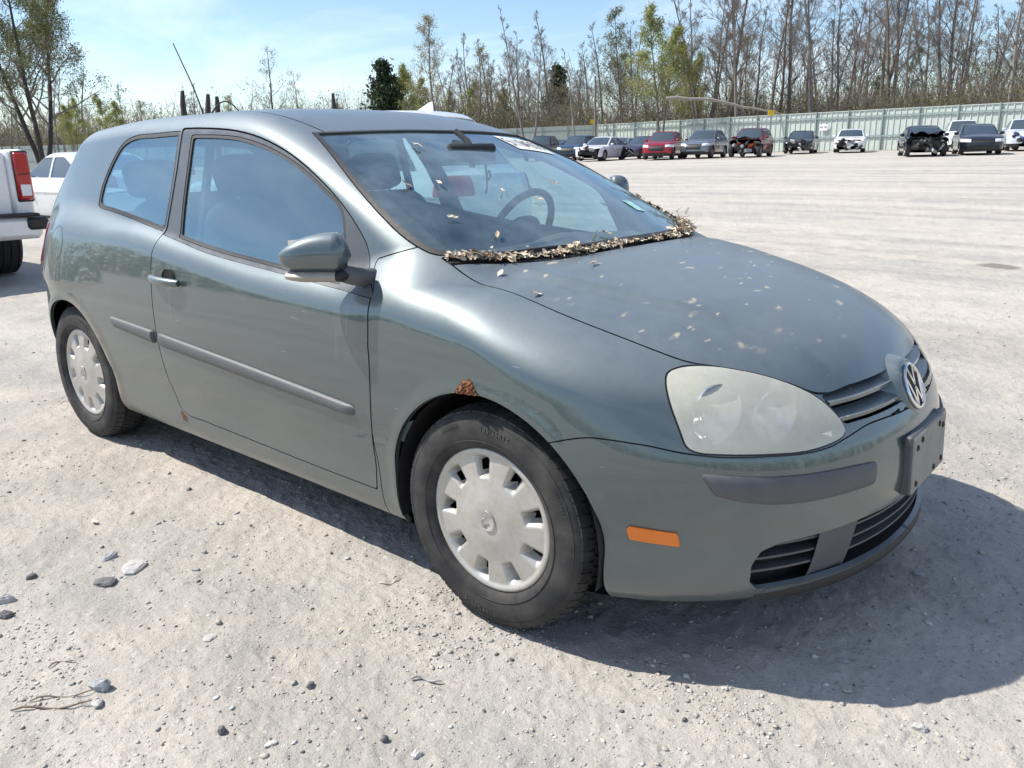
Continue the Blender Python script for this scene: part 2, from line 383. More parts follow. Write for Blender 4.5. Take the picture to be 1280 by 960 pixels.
GLASSS = glass('side_window_glass', (.58, .86, .93), .045, (.27, .50, .62), refl=1.7, dscale=5, coat=.17, rc=(.72, .92, 1.0))  # dust and reflection coloured blue to stand in for reflected sky
GLASSR = glass('rear_window_glass', (.45, .55, .53), .16)
INNER = plain('cabin_dark_trim', (.028, .029, .031), .8, var=.2)
CLOTH = plain('charcoal_seat_cloth', (.034, .036, .040), .95, var=.25, scale=60, bump=.2)
HEADL = plain('pale_headliner', (.26, .26, .25), .95, var=.08)
CHROME = plain('chrome', (.78, .78, .78), .10, 1.0, var=.04)
SILVER = plain('silver_painted_plastic', (.50, .50, .485), .36, .35, var=.10, scale=14, coat=.2)
STEEL = plain('rusty_steel', (.05, .042, .036), .75, .3, var=.5, scale=40)
ORANGE = Mat('amber_lens', Base_Color=(.82, .20, .012), Roughness=.22, Coat_Weight=.5).m
REDL = Mat('red_lens', Base_Color=(.42, .012, .012), Roughness=.15, Coat_Weight=.6).m
def tyre_mat():
    M = Mat('dusty_tyre_rubber', Roughness=.78); v = M.co(); f = M.noise(v, 9, 7, .65); g = M.noise(v, 60, 4)
    M.set('Base Color', M.mix(M.rng(f, .42, .75, 0, .55), (.020, .020, .021), (.12, .112, .10))); M.bump(g, .15, .003); return M.m
TYRE = tyre_mat()
def lens_mat():
    M = Mat('hazed_headlamp_lens', Roughness=.3, Coat_Weight=.6, Coat_Roughness=.12); v = M.co()
    f = M.noise(v, 5, 4, .5); g = M.noise(v, 45, 4)
    Z = M.n('ShaderNodeSeparateXYZ', {0: v}).outputs[2]
    lc = M.mix(M.rng(f, .35, .7), (.95, .94, .82), (.90, .87, .68)); M.set('Base Color', lc); tl = M.n('ShaderNodeBsdfTranslucent', {'Color': lc}).outputs[0]
    M.set('Roughness', .22)
    a = M.math('ADD', M.rng(M.math('ADD', M.math('MULTIPLY', f, .75), M.math('MULTIPLY', g, .25)), .35, .62, .54, .72), 0.)
    tr = M.n('ShaderNodeBsdfTransparent', {'Color': (.93, .94, .88, 1)}).outputs[0]
    mx = M.n('ShaderNodeMixShader', {0: a, 1: tr, 2: M.n('ShaderNodeMixShader', {0: .15, 1: M.b.outputs[0], 2: tl}).outputs[0]}).outputs[0]
    M.nt.links.new(mx, M.out.inputs['Surface']); return M.m
LENS = lens_mat()

def smooth(poly, sub=5, sharp=38):
    # rounds a traced outline through its points, keeping the true corners
    P = np.asarray(poly, float); n = len(P); a = np.roll(P, 1, 0); b = np.roll(P, -1, 0); u = P - a; v = b - P
    ang = np.degrees(np.abs(np.arctan2(u[:, 0] * v[:, 1] - u[:, 1] * v[:, 0], (u * v).sum(1)))); lu = np.linalg.norm(u, axis=1); lv = np.linalg.norm(v, axis=1)
    tg_ = (u / lu[:, None] + v / lv[:, None]) / 2; tg_[ang > sharp] = 0; out = []
    for i in range(n):
        j = (i + 1) % n; L = lv[i]
        for k in range(sub):
            t = k / sub; out.append((2 * t ** 3 - 3 * t ** 2 + 1) * P[i] + (t ** 3 - 2 * t ** 2 + t) * L * tg_[i] + (3 * t ** 2 - 2 * t ** 3) * P[j] + (t ** 3 - t ** 2) * L * tg_[j])
    return np.array(out)
# ---------------------------------------------------------------- hatchback: cutting the form into panels
def sd_poly(P, poly):
    poly = np.asarray(poly, float); d = np.full(len(P), 1e9); ins = np.zeros(len(P), bool)
    for a, b in zip(poly, np.roll(poly, -1, 0)):
        e = b - a; w = P - a; t = np.clip((w @ e) / max(e @ e, 1e-12), 0, 1)
        d = np.minimum(d, ((w - t[:, None] * e) ** 2).sum(1))
        c = (a[1] > P[:, 1]) != (b[1] > P[:, 1])
        with np.errstate(divide='ignore', invalid='ignore'): xi = (b[0] - a[0]) * (P[:, 1] - a[1]) / (b[1] - a[1]) + a[0]
        ins ^= c & (P[:, 0] < xi)
    return np.where(ins, -1, 1) * np.sqrt(d)
def chaikin(p, it=2):
    p = np.asarray(p, float)
    for _ in range(it):
        q = np.roll(p, -1, 0); p = np.stack([p * .75 + q * .25, p * .25 + q * .75], 1).reshape(-1, 2)
    return p
def cut(M, phi):
    """keep the part of a triangle mesh where phi <= 0"""
    V, N, T = M
    if len(T) == 0: return M
    phi = np.where(np.abs(phi) < 4e-4, 0, phi); ins = phi <= 0
    k = ins[T]; cnt = k.sum(1)
    one = T[cnt == 1]; two = T[cnt == 2]
    def roll(A, key):
        r = key.argmax(1); return np.stack([A[np.arange(len(A)), (r + j) % 3] for j in range(3)], 1)
    one = roll(one, ins[one]); two = roll(two, ~ins[two])
    E = np.concatenate([one[:, [0, 1]], one[:, [0, 2]], two[:, [1, 0]], two[:, [2, 0]]])
    if len(E):
        S = np.sort(E, 1); U, inv = np.unique(S, axis=0, return_inverse=True); inv = inv.ravel()
        t = phi[U[:, 0]] / np.where(phi[U[:, 0]] - phi[U[:, 1]] == 0, 1, phi[U[:, 0]] - phi[U[:, 1]])
        NV = V[U[:, 0]] + t[:, None] * (V[U[:, 1]] - V[U[:, 0]]); NN = N[U[:, 0]] + t[:, None] * (N[U[:, 1]] - N[U[:, 0]]); NN /= np.maximum(np.linalg.norm(NN, axis=1), 1e-9)[:, None]
        inv = inv + len(V); a, b = len(one), len(two)
        T2 = np.concatenate([T[cnt == 3], np.stack([one[:, 0], inv[:a], inv[a:2 * a]], 1), np.stack([inv[2 * a:2 * a + b], two[:, 1], two[:, 2]], 1), np.stack([inv[2 * a:2 * a + b], two[:, 2], inv[2 * a + b:]], 1)])
        V = np.concatenate([V, NV]); N = np.concatenate([N, NN])
    else: T2 = T[cnt == 3]
    return pack((V, N, T2))
def pack(M):
    V, N, T = M
    u, inv = np.unique(T.ravel(), return_inverse=True)
    T = inv.reshape(-1, 3); V = V[u]; N = N[u]
    ar = np.linalg.norm(np.cross(V[T[:, 1]] - V[T[:, 0]], V[T[:, 2]] - V[T[:, 0]]), axis=1)
    return V, N, T[ar > 1e-10]
def split(M, f, gap=.0022):
    phi = f(M[0], M[1]); return cut(M, phi + gap), cut(M, -phi + gap)
def mirror(M):
    V, N, T = M; s = np.array([1, -1, 1]); return V * s, N * s, T[:, ::-1]
def join(*Ms):
    V, N, T = [], [], []; b = 0
    for m in Ms: V.append(m[0]); N.append(m[1]); T.append(m[2] + b); b += len(m[0])
    return np.concatenate(V), np.concatenate(N), np.concatenate(T)
def edges_of(T):
    E = np.concatenate([T[:, [0, 1]], T[:, [1, 2]], T[:, [2, 0]]]); key = np.sort(E, 1)
    _, i, c = np.unique(key, axis=0, return_index=True, return_counts=True); return E[i[c == 1]]
def panel(name, M, mat, parent, off=0., depth=.014, seam=True):
    V, N, T = M; V = V + N * off
    if depth:
        E = edges_of(T)
        if seam: E = E[~((np.abs(V[E[:, 0], 1]) < 6e-4) & (np.abs(V[E[:, 1], 1]) < 6e-4))]
        a, b = E.T; d = V[b] - V[a]; fn = np.cross(d, N[a]); fn /= np.maximum(np.linalg.norm(fn, axis=1), 1e-9)[:, None]
        q = np.stack([V[b], V[a], V[a] - N[a] * depth, V[b] - N[b] * depth], 1).reshape(-1, 3)
        i = len(V) + 4 * np.arange(len(E)); QT = np.concatenate([np.stack([i, i + 1, i + 2], 1), np.stack([i, i + 2, i + 3], 1)])
        V = np.concatenate([V, q]); N = np.concatenate([N, np.repeat(fn, 4, 0)]); T = np.concatenate([T, QT])
    return obj(name, fast_mesh(name, V, T, N, mat), parent)
def both(M): return join(M, mirror(M))
S2 = math.sqrt(.5)
def side_f(poly, lim=-.45): return lambda V, N: np.maximum(sd_poly(V[:, [0, 2]], poly), V[:, 1] - lim)
def plan_f(poly): return lambda V, N: sd_poly(V[:, [0, 1]], poly)
def corner_f(p3, it=2, off=0):
    p = np.asarray(p3, float); poly = chaikin(np.stack([(p[:, 0] + p[:, 1]) * S2, p[:, 2]], 1), it)
    return lambda V, N: np.maximum(sd_poly(np.stack([(V[:, 0] + V[:, 1]) * S2, V[:, 2]], 1), poly) - off, .2 - V[:, 0])
def front_f(p, it=0):
    p = np.asarray(p, float); p = np.concatenate([p, (p * [-1, 1])[::-1]]); poly = chaikin(p, it) if it else p
    return lambda V, N: np.maximum(sd_poly(V[:, [1, 2]], poly), .5 - V[:, 0])
def front_x(y, z, lo=.2, hi=1.0):
    y = np.asarray(y, float); z = np.zeros_like(y) + z; a = np.full_like(y, lo); b = np.full_like(y, hi)
    for _ in range(30):
        m = (a + b) / 2; i = body(m, y, z) < 0; a = np.where(i, m, a); b = np.where(i, b, m)
    return a
def side_y(x, z):
    x = np.asarray(x, float); z = np.zeros_like(x) + z; a = np.zeros_like(x) + .3; b = a * 0 + 1.1
    for _ in range(30):
        m = (a + b) / 2; i = body(x, m, z) < 0; a = np.where(i, m, a); b = np.where(i, b, m)
    return a
V0, Q0 = surface_net(.0125, (-3.42, -.93, .15), (.93, .03, 1.51), body)
V0 = snap(V0); N0 = grad(V0); N0 /= np.linalg.norm(N0, axis=1)[:, None]
T0 = np.concatenate([Q0[:, [0, 1, 2]], Q0[:, [0, 2, 3]]])
fn0 = np.cross(V0[T0[:, 1]] - V0[T0[:, 0]], V0[T0[:, 2]] - V0[T0[:, 0]])
if (fn0 * N0[T0[:, 0]]).sum() < 0: T0 = T0[:, ::-1]
HALF = cut((V0, N0, T0), V0[:, 1])
HALF[0][:, 1] = np.where(np.abs(HALF[0][:, 1]) < 5e-4, 0, HALF[0][:, 1])

hatch = empty('hatchback_car', (0, 0, 0), 0, 'grey green three door hatchback with rusty arch and leaves along its windscreen', 'car')
DOOR = [(-.470, .285), (-.447, .48), (-.432, .644), (-.436, .80), (-.446, .906), (-.523, .962), (-.568, 1.029), (-.632, 1.085), (-.716, 1.144), (-.832, 1.208), (-.99, 1.278), (-1.193, 1.341), (-1.411, 1.381), (-1.70, 1.400), (-1.832, 1.402), (-1.765, 1.236), (-1.735, 1.04), (-1.738, .988), (-1.744, .893), (-1.738, .75), (-1.729, .62), (-1.718, .50), (-1.700, .40), (-1.672, .325), (-1.63, .302), (-1.50, .298), (-1.209, .293), (-.765, .285)]
DGLASS = [(-1.625, .999), (-1.386, .969), (-.977, .936), (-.645, .913), (-.622, .913), (-.650, 1.00), (-.706, 1.126), (-.819, 1.191), (-.974, 1.260), (-1.175, 1.320), (-1.389, 1.360), (-1.55, 1.372), (-1.745, 1.377), (-1.690, 1.239)]
QGLASS = [(-2.398, 1.094), (-2.409, 1.12), (-2.412, 1.176), (-2.375, 1.298), (-2.340, 1.350), (-2.26, 1.380), (-2.05, 1.389), (-1.842, 1.393), (-1.775, 1.236), (-1.746, 1.06), (-1.748, 1.013), (-2.011, 1.045), (-2.255, 1.072), (-2.36, 1.082)]
BELT = lambda x: pchip(x, [-1.76, -1.614, -1.386, -.977, -.645, -.40], [1.006, .986, .955, .922, .900, .886])
HOODP = [(-.262, -.690), (-.13, -.697), (.044, -.699), (.177, -.692), (.30, -.673), (.413, -.646), (.468, -.622), (.526, -.575), (.598, -.509), (.659, -.454), (.704, -.405), (.742, -.291), (.764, -.154), (.772, 0), (.772, .1), (-.062, .1), (-.062, 0), (-.072, -.2), (-.098, -.38), (-.150, -.512), (-.212, -.62), (-.245, -.675)]
WSP = [(-1.062, -.548), (-.88, -.612), (-.696, -.667), (-.495, -.703), (-.385, -.706), (-.312, -.692), (-.262, -.640), (-.200, -.520), (-.150, -.38), (-.118, -.2), (-.108, 0), (-.108, .1), (-.975, .1), (-.975, 0), (-.984, -.15), (-1.000, -.30), (-1.030, -.45)]
HEADP = [(.449, -.703, .760), (.441, -.680, .780), (.470, -.635, .789), (.526, -.575, .783), (.598, -.509, .762), (.659, -.454, .734), (.706, -.414, .703), (.744, -.390, .665), (.771, -.379, .628), (.778, -.388, .609), (.762, -.439, .597), (.725, -.516, .590), (.670, -.596, .595), (.606, -.669, .600), (.535, -.735, .608), (.512, -.732, .653), (.475, -.726, .717)]
RUBP = [(.556, -.728, .558), (.561, -.723, .560), (.688, -.595, .541), (.774, -.452, .537), (.816, -.349, .535), (.833, -.300, .528), (.834, -.300, .475), (.790, -.427, .469), (.721, -.553, .468), (.643, -.651, .480), (.585, -.706, .505)]
MARKP = [(.415, -.805, .416), (.522, -.743, .404), (.525, -.733, .367), (.42, -.794, .378)]
INTAKE = [(-.594, .238), (-.616, .262), (-.618, .31), (-.600, .346), (-.562, .364), (-.44, .372), (-.331, .379), (-.1, .384), (0, .384)]
INTAKE_LOW = [(0, .238), (-.3, .238)]
GRILLE = [(-.372, .632), (-.392, .662), (-.398, .700), (-.36, .706), (-.154, .711), (0, .714)]
GRILLE_LOW = [(0, .612), (-.268, .620)]
DOOR, DGLASS, QGLASS, HOODP = smooth(DOOR, 4), smooth(DGLASS, 4), smooth(QGLASS, 4), smooth(HOODP, 3); WSP = smooth(WSP, 3)
zline = lambda u: pchip(u, [-.50, -.442, -.347, -.248, -.144, -.045, .052, .148, .228, .272, .379, .561, .62], [.585, .609, .631, .624, .606, .595, .591, .587, .592, .602, .619, .612, .612])
archf = lambda ax: (lambda V, N: np.maximum(np.where(V[:, 2] < ARZ, np.abs(V[:, 0] - ax), np.hypot(V[:, 0] - ax, V[:, 2] - ARZ)) - (.369 if ax == 0 else .352), V[:, 1] + .5))
rest = HALF
under, rest = split(rest, lambda V, N: np.maximum(V[:, 2] - .1895, .06 - .5), 0)
SHELL = rest
for ax in (AXF, AXR): _, rest = split(rest, archf(ax), 0)
ws_all, rest = split(rest, plan_f(WSP), .0015)
CKP = [(-.10, .1), (-.10, 0), (-.11, -.2), (-.142, -.38), (-.19, -.52), (-.25, -.64), (-.305, -.694), (-.262, -.694), (-.235, -.665), (-.212, -.62), (-.150, -.512), (-.098, -.38), (-.072, -.2), (-.062, 0), (-.062, .1)]
cowl, rest = split(rest, lambda V, N: np.maximum(sd_poly(V[:, [0, 1]], CKP), .8 - V[:, 2]), 0)
hood, rest = split(rest, lambda V, N: np.maximum(plan_f(HOODP)(V, N), .55 - V[:, 2]))
head, rest = split(rest, corner_f(HEADP))
_, rest = split(rest, front_f(GRILLE + GRILLE_LOW), .0)
bump, rest = split(rest, lambda V, N: np.maximum(V[:, 2] - zline((V[:, 0] + V[:, 1]) * S2), .20 - V[:, 0]), .0018)
_, bump = split(bump, front_f(INTAKE + INTAKE_LOW), 0)
lip, bump = split(bump, lambda V, N: np.maximum(np.maximum(V[:, 2] - .236, V[:, 1] * -1 - .575), .5 - V[:, 0]), .001)
door_all, rest = split(rest, side_f(DOOR, -.5), .0026)
qg_all, rest = split(rest, side_f(QGLASS, -.45), .001)
roof, rest = split(rest, lambda V, N: np.maximum(np.maximum(-V[:, 1] - .505 + .05 * sstep((-2.2 - V[:, 0]) / .6), 1.28 - V[:, 2]), np.maximum(-2.86 - V[:, 0], V[:, 0] + .8)), .003)
TG = [(0, .60), (-.52, .60), (-.60, .70), (-.615, .92), (-.60, 1.05), (-.55, 1.25), (-.48, 1.372), (-.3, 1.405), (0, 1.415)]
tgm = np.array(TG + [(y * -1, z) for y, z in TG[::-1]])
gate, rest = split(rest, lambda V, N: np.maximum(sd_poly(V[:, [1, 2]], tgm), V[:, 0] + 2.6), .003)
rwin, gate = split(gate, lambda V, N: sd_poly(V[:, [1, 2]], chaikin([(-.53, 1.02), (-.50, 1.20), (-.44, 1.335), (-.2, 1.36), (.2, 1.36), (.44, 1.335), (.50, 1.20), (.53, 1.02), (.3, 1.0), (-.3, 1.0)], 1)), .001)
tail, rest = split(rest, lambda V, N: np.maximum(sd_poly(np.stack([(V[:, 1] - V[:, 0]) * S2, V[:, 2]], 1), chaikin([(1.545, .80), (1.56, .93), (1.62, .995), (1.80, .985), (1.90, .93), (1.90, .80), (1.75, .765), (1.60, .762)], 2)), V[:, 0] + 2.7), .002)
rbump, rest = split(rest, lambda V, N: np.maximum(V[:, 2] - .60 - .0 * V[:, 0], V[:, 0] + 2.93), .002)
apseam = lambda V, N: np.maximum(-(V[:, 0] + .446 + .06 * sstep((V[:, 2] - .9) / .08)), V[:, 2] - (.990 + (V[:, 0] + .505) * .30))
fender, rest = split(rest, lambda V, N: np.maximum(apseam(V, N), -.9 - V[:, 0]), .002)
quarter = rest
skin, frame = split(door_all, lambda V, N: V[:, 2] - BELT(V[:, 0]), .001)
dglass, frame = split(frame, side_f(DGLASS, -.45), .001)
def ring(M, poly, w, kind='side'):
    f = (lambda V, N: sd_poly(V[:, [0, 2]], poly) + w) if kind == 'side' else (lambda V, N: sd_poly(V[:, [0, 1]], poly) + w)
    return split(M, f, 0)
dgl, dseal = ring(dglass, DGLASS, .011)
qgl, qseal = ring(qg_all, QGLASS, .016)
wgl, wseal = ring(ws_all, WSP, .016, 'plan')
# ---- panels
panel('bonnet', both(hood), PAINT, hatch); panel('roof_panel', both(roof), PAINT, hatch, depth=.008)
bmp = panel('front_bumper', both(bump), PAINT, hatch)
panel('bumper_lip', both(lip), PAINT, hatch)
panel('tailgate', both(gate), PAINT, hatch); panel('rear_bumper', both(rbump), PAINT, hatch); panel('rear_window', both(rwin), GLASSR, hatch, off=-.004)
panel('floor_pan', both(under), BLACKPL, hatch, depth=0)
ws_ob = panel('windscreen', both(wgl), GLASSW, hatch, off=-.004, depth=0); panel('windscreen_seal', both(wseal), RUBBER, hatch, off=.002, depth=.02)
for sgn in (1, -1):
    mm = (lambda M: M) if sgn == 1 else mirror
    panel('front_wing', mm(fender), PAINT, hatch); panel('side_panel', mm(quarter), PAINT, hatch)
    d = panel('door', mm(skin), PAINT, hatch)
    panel('window_frame', mm(frame), FRAMEM, d, off=-.003); panel('window_glass', mm(dgl), GLASSS, d, off=-.010, depth=0); panel('window_seal', mm(dseal), RUBBER, d, off=-.005, depth=.014)
    panel('quarter_window', mm(qgl), GLASSS, hatch, off=-.006, depth=0); panel('window_seal', mm(qseal), RUBBER, hatch, off=-.002)
    panel('tail_lamp', mm(tail), REDL, hatch, off=.004)
    # rub strips, bumper strip, side marker
    def strip(poly, mat, name, off, par, f=None):
        m = cut(HALF, (f or side_f(poly))(HALF[0], HALF[1])); return panel(name, mm(m), mat, par, off=off, depth=off + .01)
    def rub(name, par, top, low, proud, front=False, n=40, mat=GREYPL):
        # a D-section moulding swept between an upper and a lower line
        t = np.linspace(0, 1, n); k = 9; V = []
        if front: Pt = [np.stack([np.interp(t, np.linspace(0, 1, len(q)), np.array(q)[:, c]) for c in (0, 1)], 1) for q in (top, low)]
        else: Pt = [np.stack([np.interp(t, np.linspace(0, 1, len(q)), np.array(q)[:, c]) for c in (0, 1)], 1) for q in (top, low)]
        end = np.minimum(1, np.minimum(t, 1 - t) / .012) ** .5
        for j in range(k):
            f = .5 - .5 * math.cos(math.pi * j / (k - 1)); A = Pt[0] + (Pt[1] - Pt[0]) * (.5 + (f - .5) * (.55 + .45 * end))[:, None]
            o_ = -.006 + (proud + .006) * math.sin(math.pi * (j + .0) / (k - 1)) ** .45 * end
            if front: y_ = A[:, 0]; z_ = A[:, 1]; x_ = front_x(y_, z_)
            else: x_ = A[:, 0]; z_ = A[:, 1]; y_ = -side_y(x_, z_)
            P = np.stack([x_, y_, z_], 1); n_ = grad(P); n_ /= np.linalg.norm(n_, axis=1)[:, None]; V.append(P + n_ * o_[:, None])
        V = np.stack(V, 1).reshape(-1, 3) * [1, sgn, 1]
        F = [(i * k + j, i * k + j + 1, (i + 1) * k + j + 1, (i + 1) * k + j) for i in range(n - 1) for j in range(k - 1)] + [tuple(range(k)), tuple(range((n - 1) * k, n * k))]
        return MB().add(V, F).build(name, mat, par, 50)
    rub('rub_strip', hatch, [(-2.120, .650), (-1.752, .632)], [(-2.085, .606), (-1.744, .580)], .015)
    rub('rub_strip', d, [(-1.730, .631), (-1.14, .597), (-.503, .556)], [(-1.720, .578), (-1.15, .548), (-.505, .520)], .015)
    rub('bumper_strip', bmp, [(-.728, .562), (-.660, .552), (-.595, .545), (-.523, .541), (-.452, .539), (-.376, .537), (-.30, .530)], [(-.706, .508), (-.665, .488), (-.61, .474), (-.553, .468), (-.490, .467), (-.427, .468), (-.30, .472)], .012, True)
    strip(None, ORANGE, 'side_marker', .004, bmp, corner_f(MARKP, 0))
    # headlamp: hazed lens over reflector bowls in a dark housing
    hl = panel('headlamp', mm(head), LENS, hatch, off=.003, depth=.0)
    hv = head[0] - head[1] * .085; hv = hv - np.array([.03, -.0, 0])
    obj('lamp_housing', fast_mesh('lamp_housing', hv if sgn == 1 else hv * [1, -1, 1], head[2], None, plain('lamp_housing_grey', (.50, .50, .47), .3, .5) if sgn == 1 else bpy.data.materials['lamp_housing_grey']), hl)
    for (bx, by, bz, br, mt) in ((.640, -.500, .660, .070, CHROME), (.545, -.618, .676, .076, CHROME)):
        m = MB(); dr = Vector((.93, -.37 * 1, 0)).normalized(); dr.y *= sgn
        m.lathe([(.008, -.05), (.02, -.048), (.045, -.03), (br - .006, 0), (br, .004), (br, -.004)], 28, Matrix.Translation((bx, by * sgn, bz)) @ dr.to_track_quat('Z', 'Y').to_matrix().to_4x4())
        m.build('reflector', mt, hl, 50)
        m = MB(); m.lathe([(0, .0), (.012, -.004), (.013, -.03), (.006, -.045)], 12, Matrix.Translation((bx, by * sgn, bz)) @ dr.to_track_quat('Z', 'Y').to_matrix().to_4x4()); m.build('bulb', SILVER, hl, 50)
    bk_ = cut(HALF, corner_f(HEADP, 2, .03)(HALF[0], HALF[1])); panel('lamp_bucket', mm(bk_), INNER, hl, off=-.125, depth=0)
    # black gasket round the lamp
    gk = cut(HALF, corner_f(HEADP, 2, .006)(HALF[0], HALF[1])); gk = cut(gk, -(corner_f(HEADP, 2, -.004)(gk[0], gk[1])))
    panel('lamp_gasket', mm(gk), RUBBER, hl, off=-.002, depth=.02)
    # door handle
    m = MB(); hx = -1.615; hz = .842; hy = -float(side_y([hx], hz)[0])
    rc = MB(); rc.lathe([(.0, -.003), (.030, -.002), (.044, .0), (.048, .0025)], 28, Matrix.Translation((hx + .012, (hy - .0012) * sgn, hz)) @ Matrix.Rotation(R(90) * sgn, 4, 'X') @ Matrix.Diagonal((1, .92, 1, 1)))
    hp = rc.build('handle_recess', BLACKPL, d, 60)
    pts = [(hx - .105 + .21 * t, (hy - .012 - .022 * math.sin(math.pi * t) ** .7) * sgn, hz + .004 - .006 * t) for t in np.linspace(0, 1, 9)]
    m.tube(pts, [.011, .014, .0155, .016, .016, .016, .0155, .015, .0125], 10); m.build('door_handle', PAINT, d, 60)
    # wheel housings
    for ax in (AXF, AXR):
        rr = .366 if ax == 0 else .350; V = []; F = []
        for i in range(25):
            a = R(-14) + R(208) * i / 24; V += [(ax + rr * math.cos(a), -(.845 if ax == 0 else .80) * sgn, ARZ + rr * math.sin(a)), (ax + rr * math.cos(a), -.50 * sgn, ARZ + rr * math.sin(a))]
        F = [(2 * i, 2 * i + 1, 2 * i + 3, 2 * i + 2) for i in range(24)] + [tuple(range(1, 50, 2))]
        MB().add(V, F).build('wheel_housing', BLACKPL, hatch, 60)
# ragged rust eaten into the right front arch lip
def rust_mat():
    M = Mat('flaking_rust', Roughness=.95); v = M.co(); M.set('Base Color', M.mix(M.rng(M.noise(v, 75, 6, .7), .35, .65), (.030, .010, .006), (.36, .15, .06))); M.bump(M.noise(v, 160, 5), 1., .01); return M.m
gx, gz_ = np.meshgrid(np.linspace(-.078, .030, 46), np.linspace(.672, .738, 30), indexing='ij'); gy = -side_y(gx.ravel(), gz_.ravel()).reshape(gx.shape)
def vn_(a, b, k): return np.sin(a * 91 + k) * np.cos(b * 83 - k * 2) + .6 * np.sin(a * 230 + b * 170 + k) + .35 * np.cos(a * 410 - b * 330 + 2 * k)
rd = np.hypot((gx + .030) / .040, (gz_ - .690) / .030) + .20 * vn_(gx, gz_, 1.3); rh = .004 + .005 * np.abs(vn_(gx * 1.4, gz_ * 1.4, 4.)); ok = (rd < 1) & (np.hypot(gx, gz_ - ARZ) > .366)
P3 = np.stack([gx, gy - rh * np.clip((1 - rd) * 3, .15, 1), gz_], 2).reshape(-1, 3); ix = np.arange(gx.size).reshape(gx.shape); Qr = [(ix[i, j], ix[i + 1, j], ix[i + 1, j + 1], ix[i, j + 1]) for i in range(45) for j in range(29) if ok[i, j] and ok[i + 1, j] and ok[i, j + 1] and ok[i + 1, j + 1]]
MB().add(P3, Qr).build('rust_patch', rust_mat(), hatch)
# fuel flap outline on the right rear quarter
ff = lambda V, N: np.maximum(np.sqrt(((V[:, 0] + 2.635) / 1.0) ** 2 + ((V[:, 2] - .925) / 1.0) ** 2) - .075, V[:, 1] + .5)
fl = cut(HALF, ff(HALF[0], HALF[1])); fl = cut(fl, -(ff(fl[0], fl[1]) + .0045)); panel('fuel_flap_edge', fl, FRAMEM, hatch, off=.0006, depth=.004)
# dark lining behind every gap; pale headlining
sh = SHELL
for ax in (AXF, AXR): sh = cut(sh, -archf(ax)(sh[0], sh[1]) - .004)
sh = cut(sh, -(side_f(DGLASS)(sh[0], sh[1])) + .004); sh = cut(sh, -(side_f(QGLASS)(sh[0], sh[1])) + .004)
sh = cut(sh, -plan_f(WSP)(sh[0], sh[1]) + .004); sh = cut(sh, -np.maximum(sd_poly(sh[0][:, [1, 2]], [(-.53, 1.02), (-.50, 1.20), (-.44, 1.335), (-.2, 1.36), (.2, 1.36), (.44, 1.335), (.50, 1.20), (.53, 1.02)]), sh[0][:, 0] + 2.6))
sh = cut(sh, -corner_f(HEADP, 2)(sh[0], sh[1])); sh = cut(sh, -front_f(GRILLE + GRILLE_LOW)(sh[0], sh[1])); sh = cut(sh, -front_f(INTAKE + INTAKE_LOW)(sh[0], sh[1]))
panel('body_lining', both(sh), INNER, hatch, off=-.0145, depth=0)

# ---- cowl strip, wipers
panel('cowl_grille', both(cowl), BLACKPL, hatch, off=-.010, depth=0)
def glass_pts(P, off=.004):
    P = np.asarray(P, float); a = np.full(len(P), .8); b = np.full(len(P), 1.6)
    for _ in range(30):
        z = (a + b) / 2; i = body(P[:, 0], P[:, 1], z) < 0; a = np.where(i, z, a); b = np.where(i, b, z)
    Q = np.c_[P, a]; n_ = grad(Q); n_ /= np.linalg.norm(n_, axis=1)[:, None]; return Q + n_ * off, n_
for (a, b) in (((-.150, .52), (-.088, -.04)), ((-.092, -.10), (-.225, -.60))):
    t = np.linspace(0, 1, 9); pts, _ = glass_pts(np.c_[a[0] + (b[0] - a[0]) * t, a[1] + (b[1] - a[1]) * t], .003)
    MB().tube(pts, .006, 6).build('wiper', BLACKPL, hatch, 60)

# ---- grille and lower intake
ys = np.linspace(-.405, .405, 41)
def blade(zf, zr, y0, y1, th, mat, name, par, inset=.004, deep=.05, n=31):
    y = np.linspace(y0, y1, n); x = front_x(y, zf) - inset; m = MB(); V = []; F = []
    for i in range(n): V += [(x[i], y[i], zf - th / 2), (x[i], y[i], zf + th / 2), (x[i] - deep, y[i], zr + th / 2), (x[i] - deep, y[i], zr - th / 2)]
    for i in range(n - 1):
        for k in range(4): F.append((4 * i + k, 4 * i + (k + 1) % 4, 4 * i + 4 + (k + 1) % 4, 4 * i + 4 + k))
    F += [(0, 1, 2, 3), tuple(4 * n - 4 + k for k in (3, 2, 1, 0))]
    return m.add(V, F).build(name, mat, par, 35)
gr = MB(); V = []; F = []
for x, y in zip(front_x(ys, .66) - .065, ys): V += [(x, y, .58), (x - .02, y, .74)]
F = [(2 * i, 2 * i + 1, 2 * i + 3, 2 * i + 2) for i in range(len(ys) - 1)]
grille = gr.add(V, F).build('radiator_grille', BLACKPL, hatch)
for zf, zr, w in ((.679, .690, .385), (.642, .653, .385)):
    for s_ in (1, -1): blade(zf, zr, s_ * .070, s_ * w, .009, PAINT, 'grille_blade', grille, .002, .045)
for zf in (.703, .667, .630): blade(zf, zf + .004, -.37, .37, .004, BLACKPL, 'grille_bar', grille, .028, .02)
intake = MB(); V = []
yy = np.linspace(-.63, .63, 43)
for x, y in zip(front_x(yy, .31) - .075, yy): V += [(x + .05, y, .225), (x, y, .23), (x, y, .395)]
F = [(3 * i + k, 3 * i + k + 1, 3 * i + k + 4, 3 * i + k + 3) for i in range(len(yy) - 1) for k in (0, 1)]
intake = intake.add(V, F).build('lower_intake', BLACKPL, hatch)
for zf in (.352, .318, .284): blade(zf, zf, -.60, .60, .006, GREYPL, 'intake_bar', intake, .020, .045, 45)
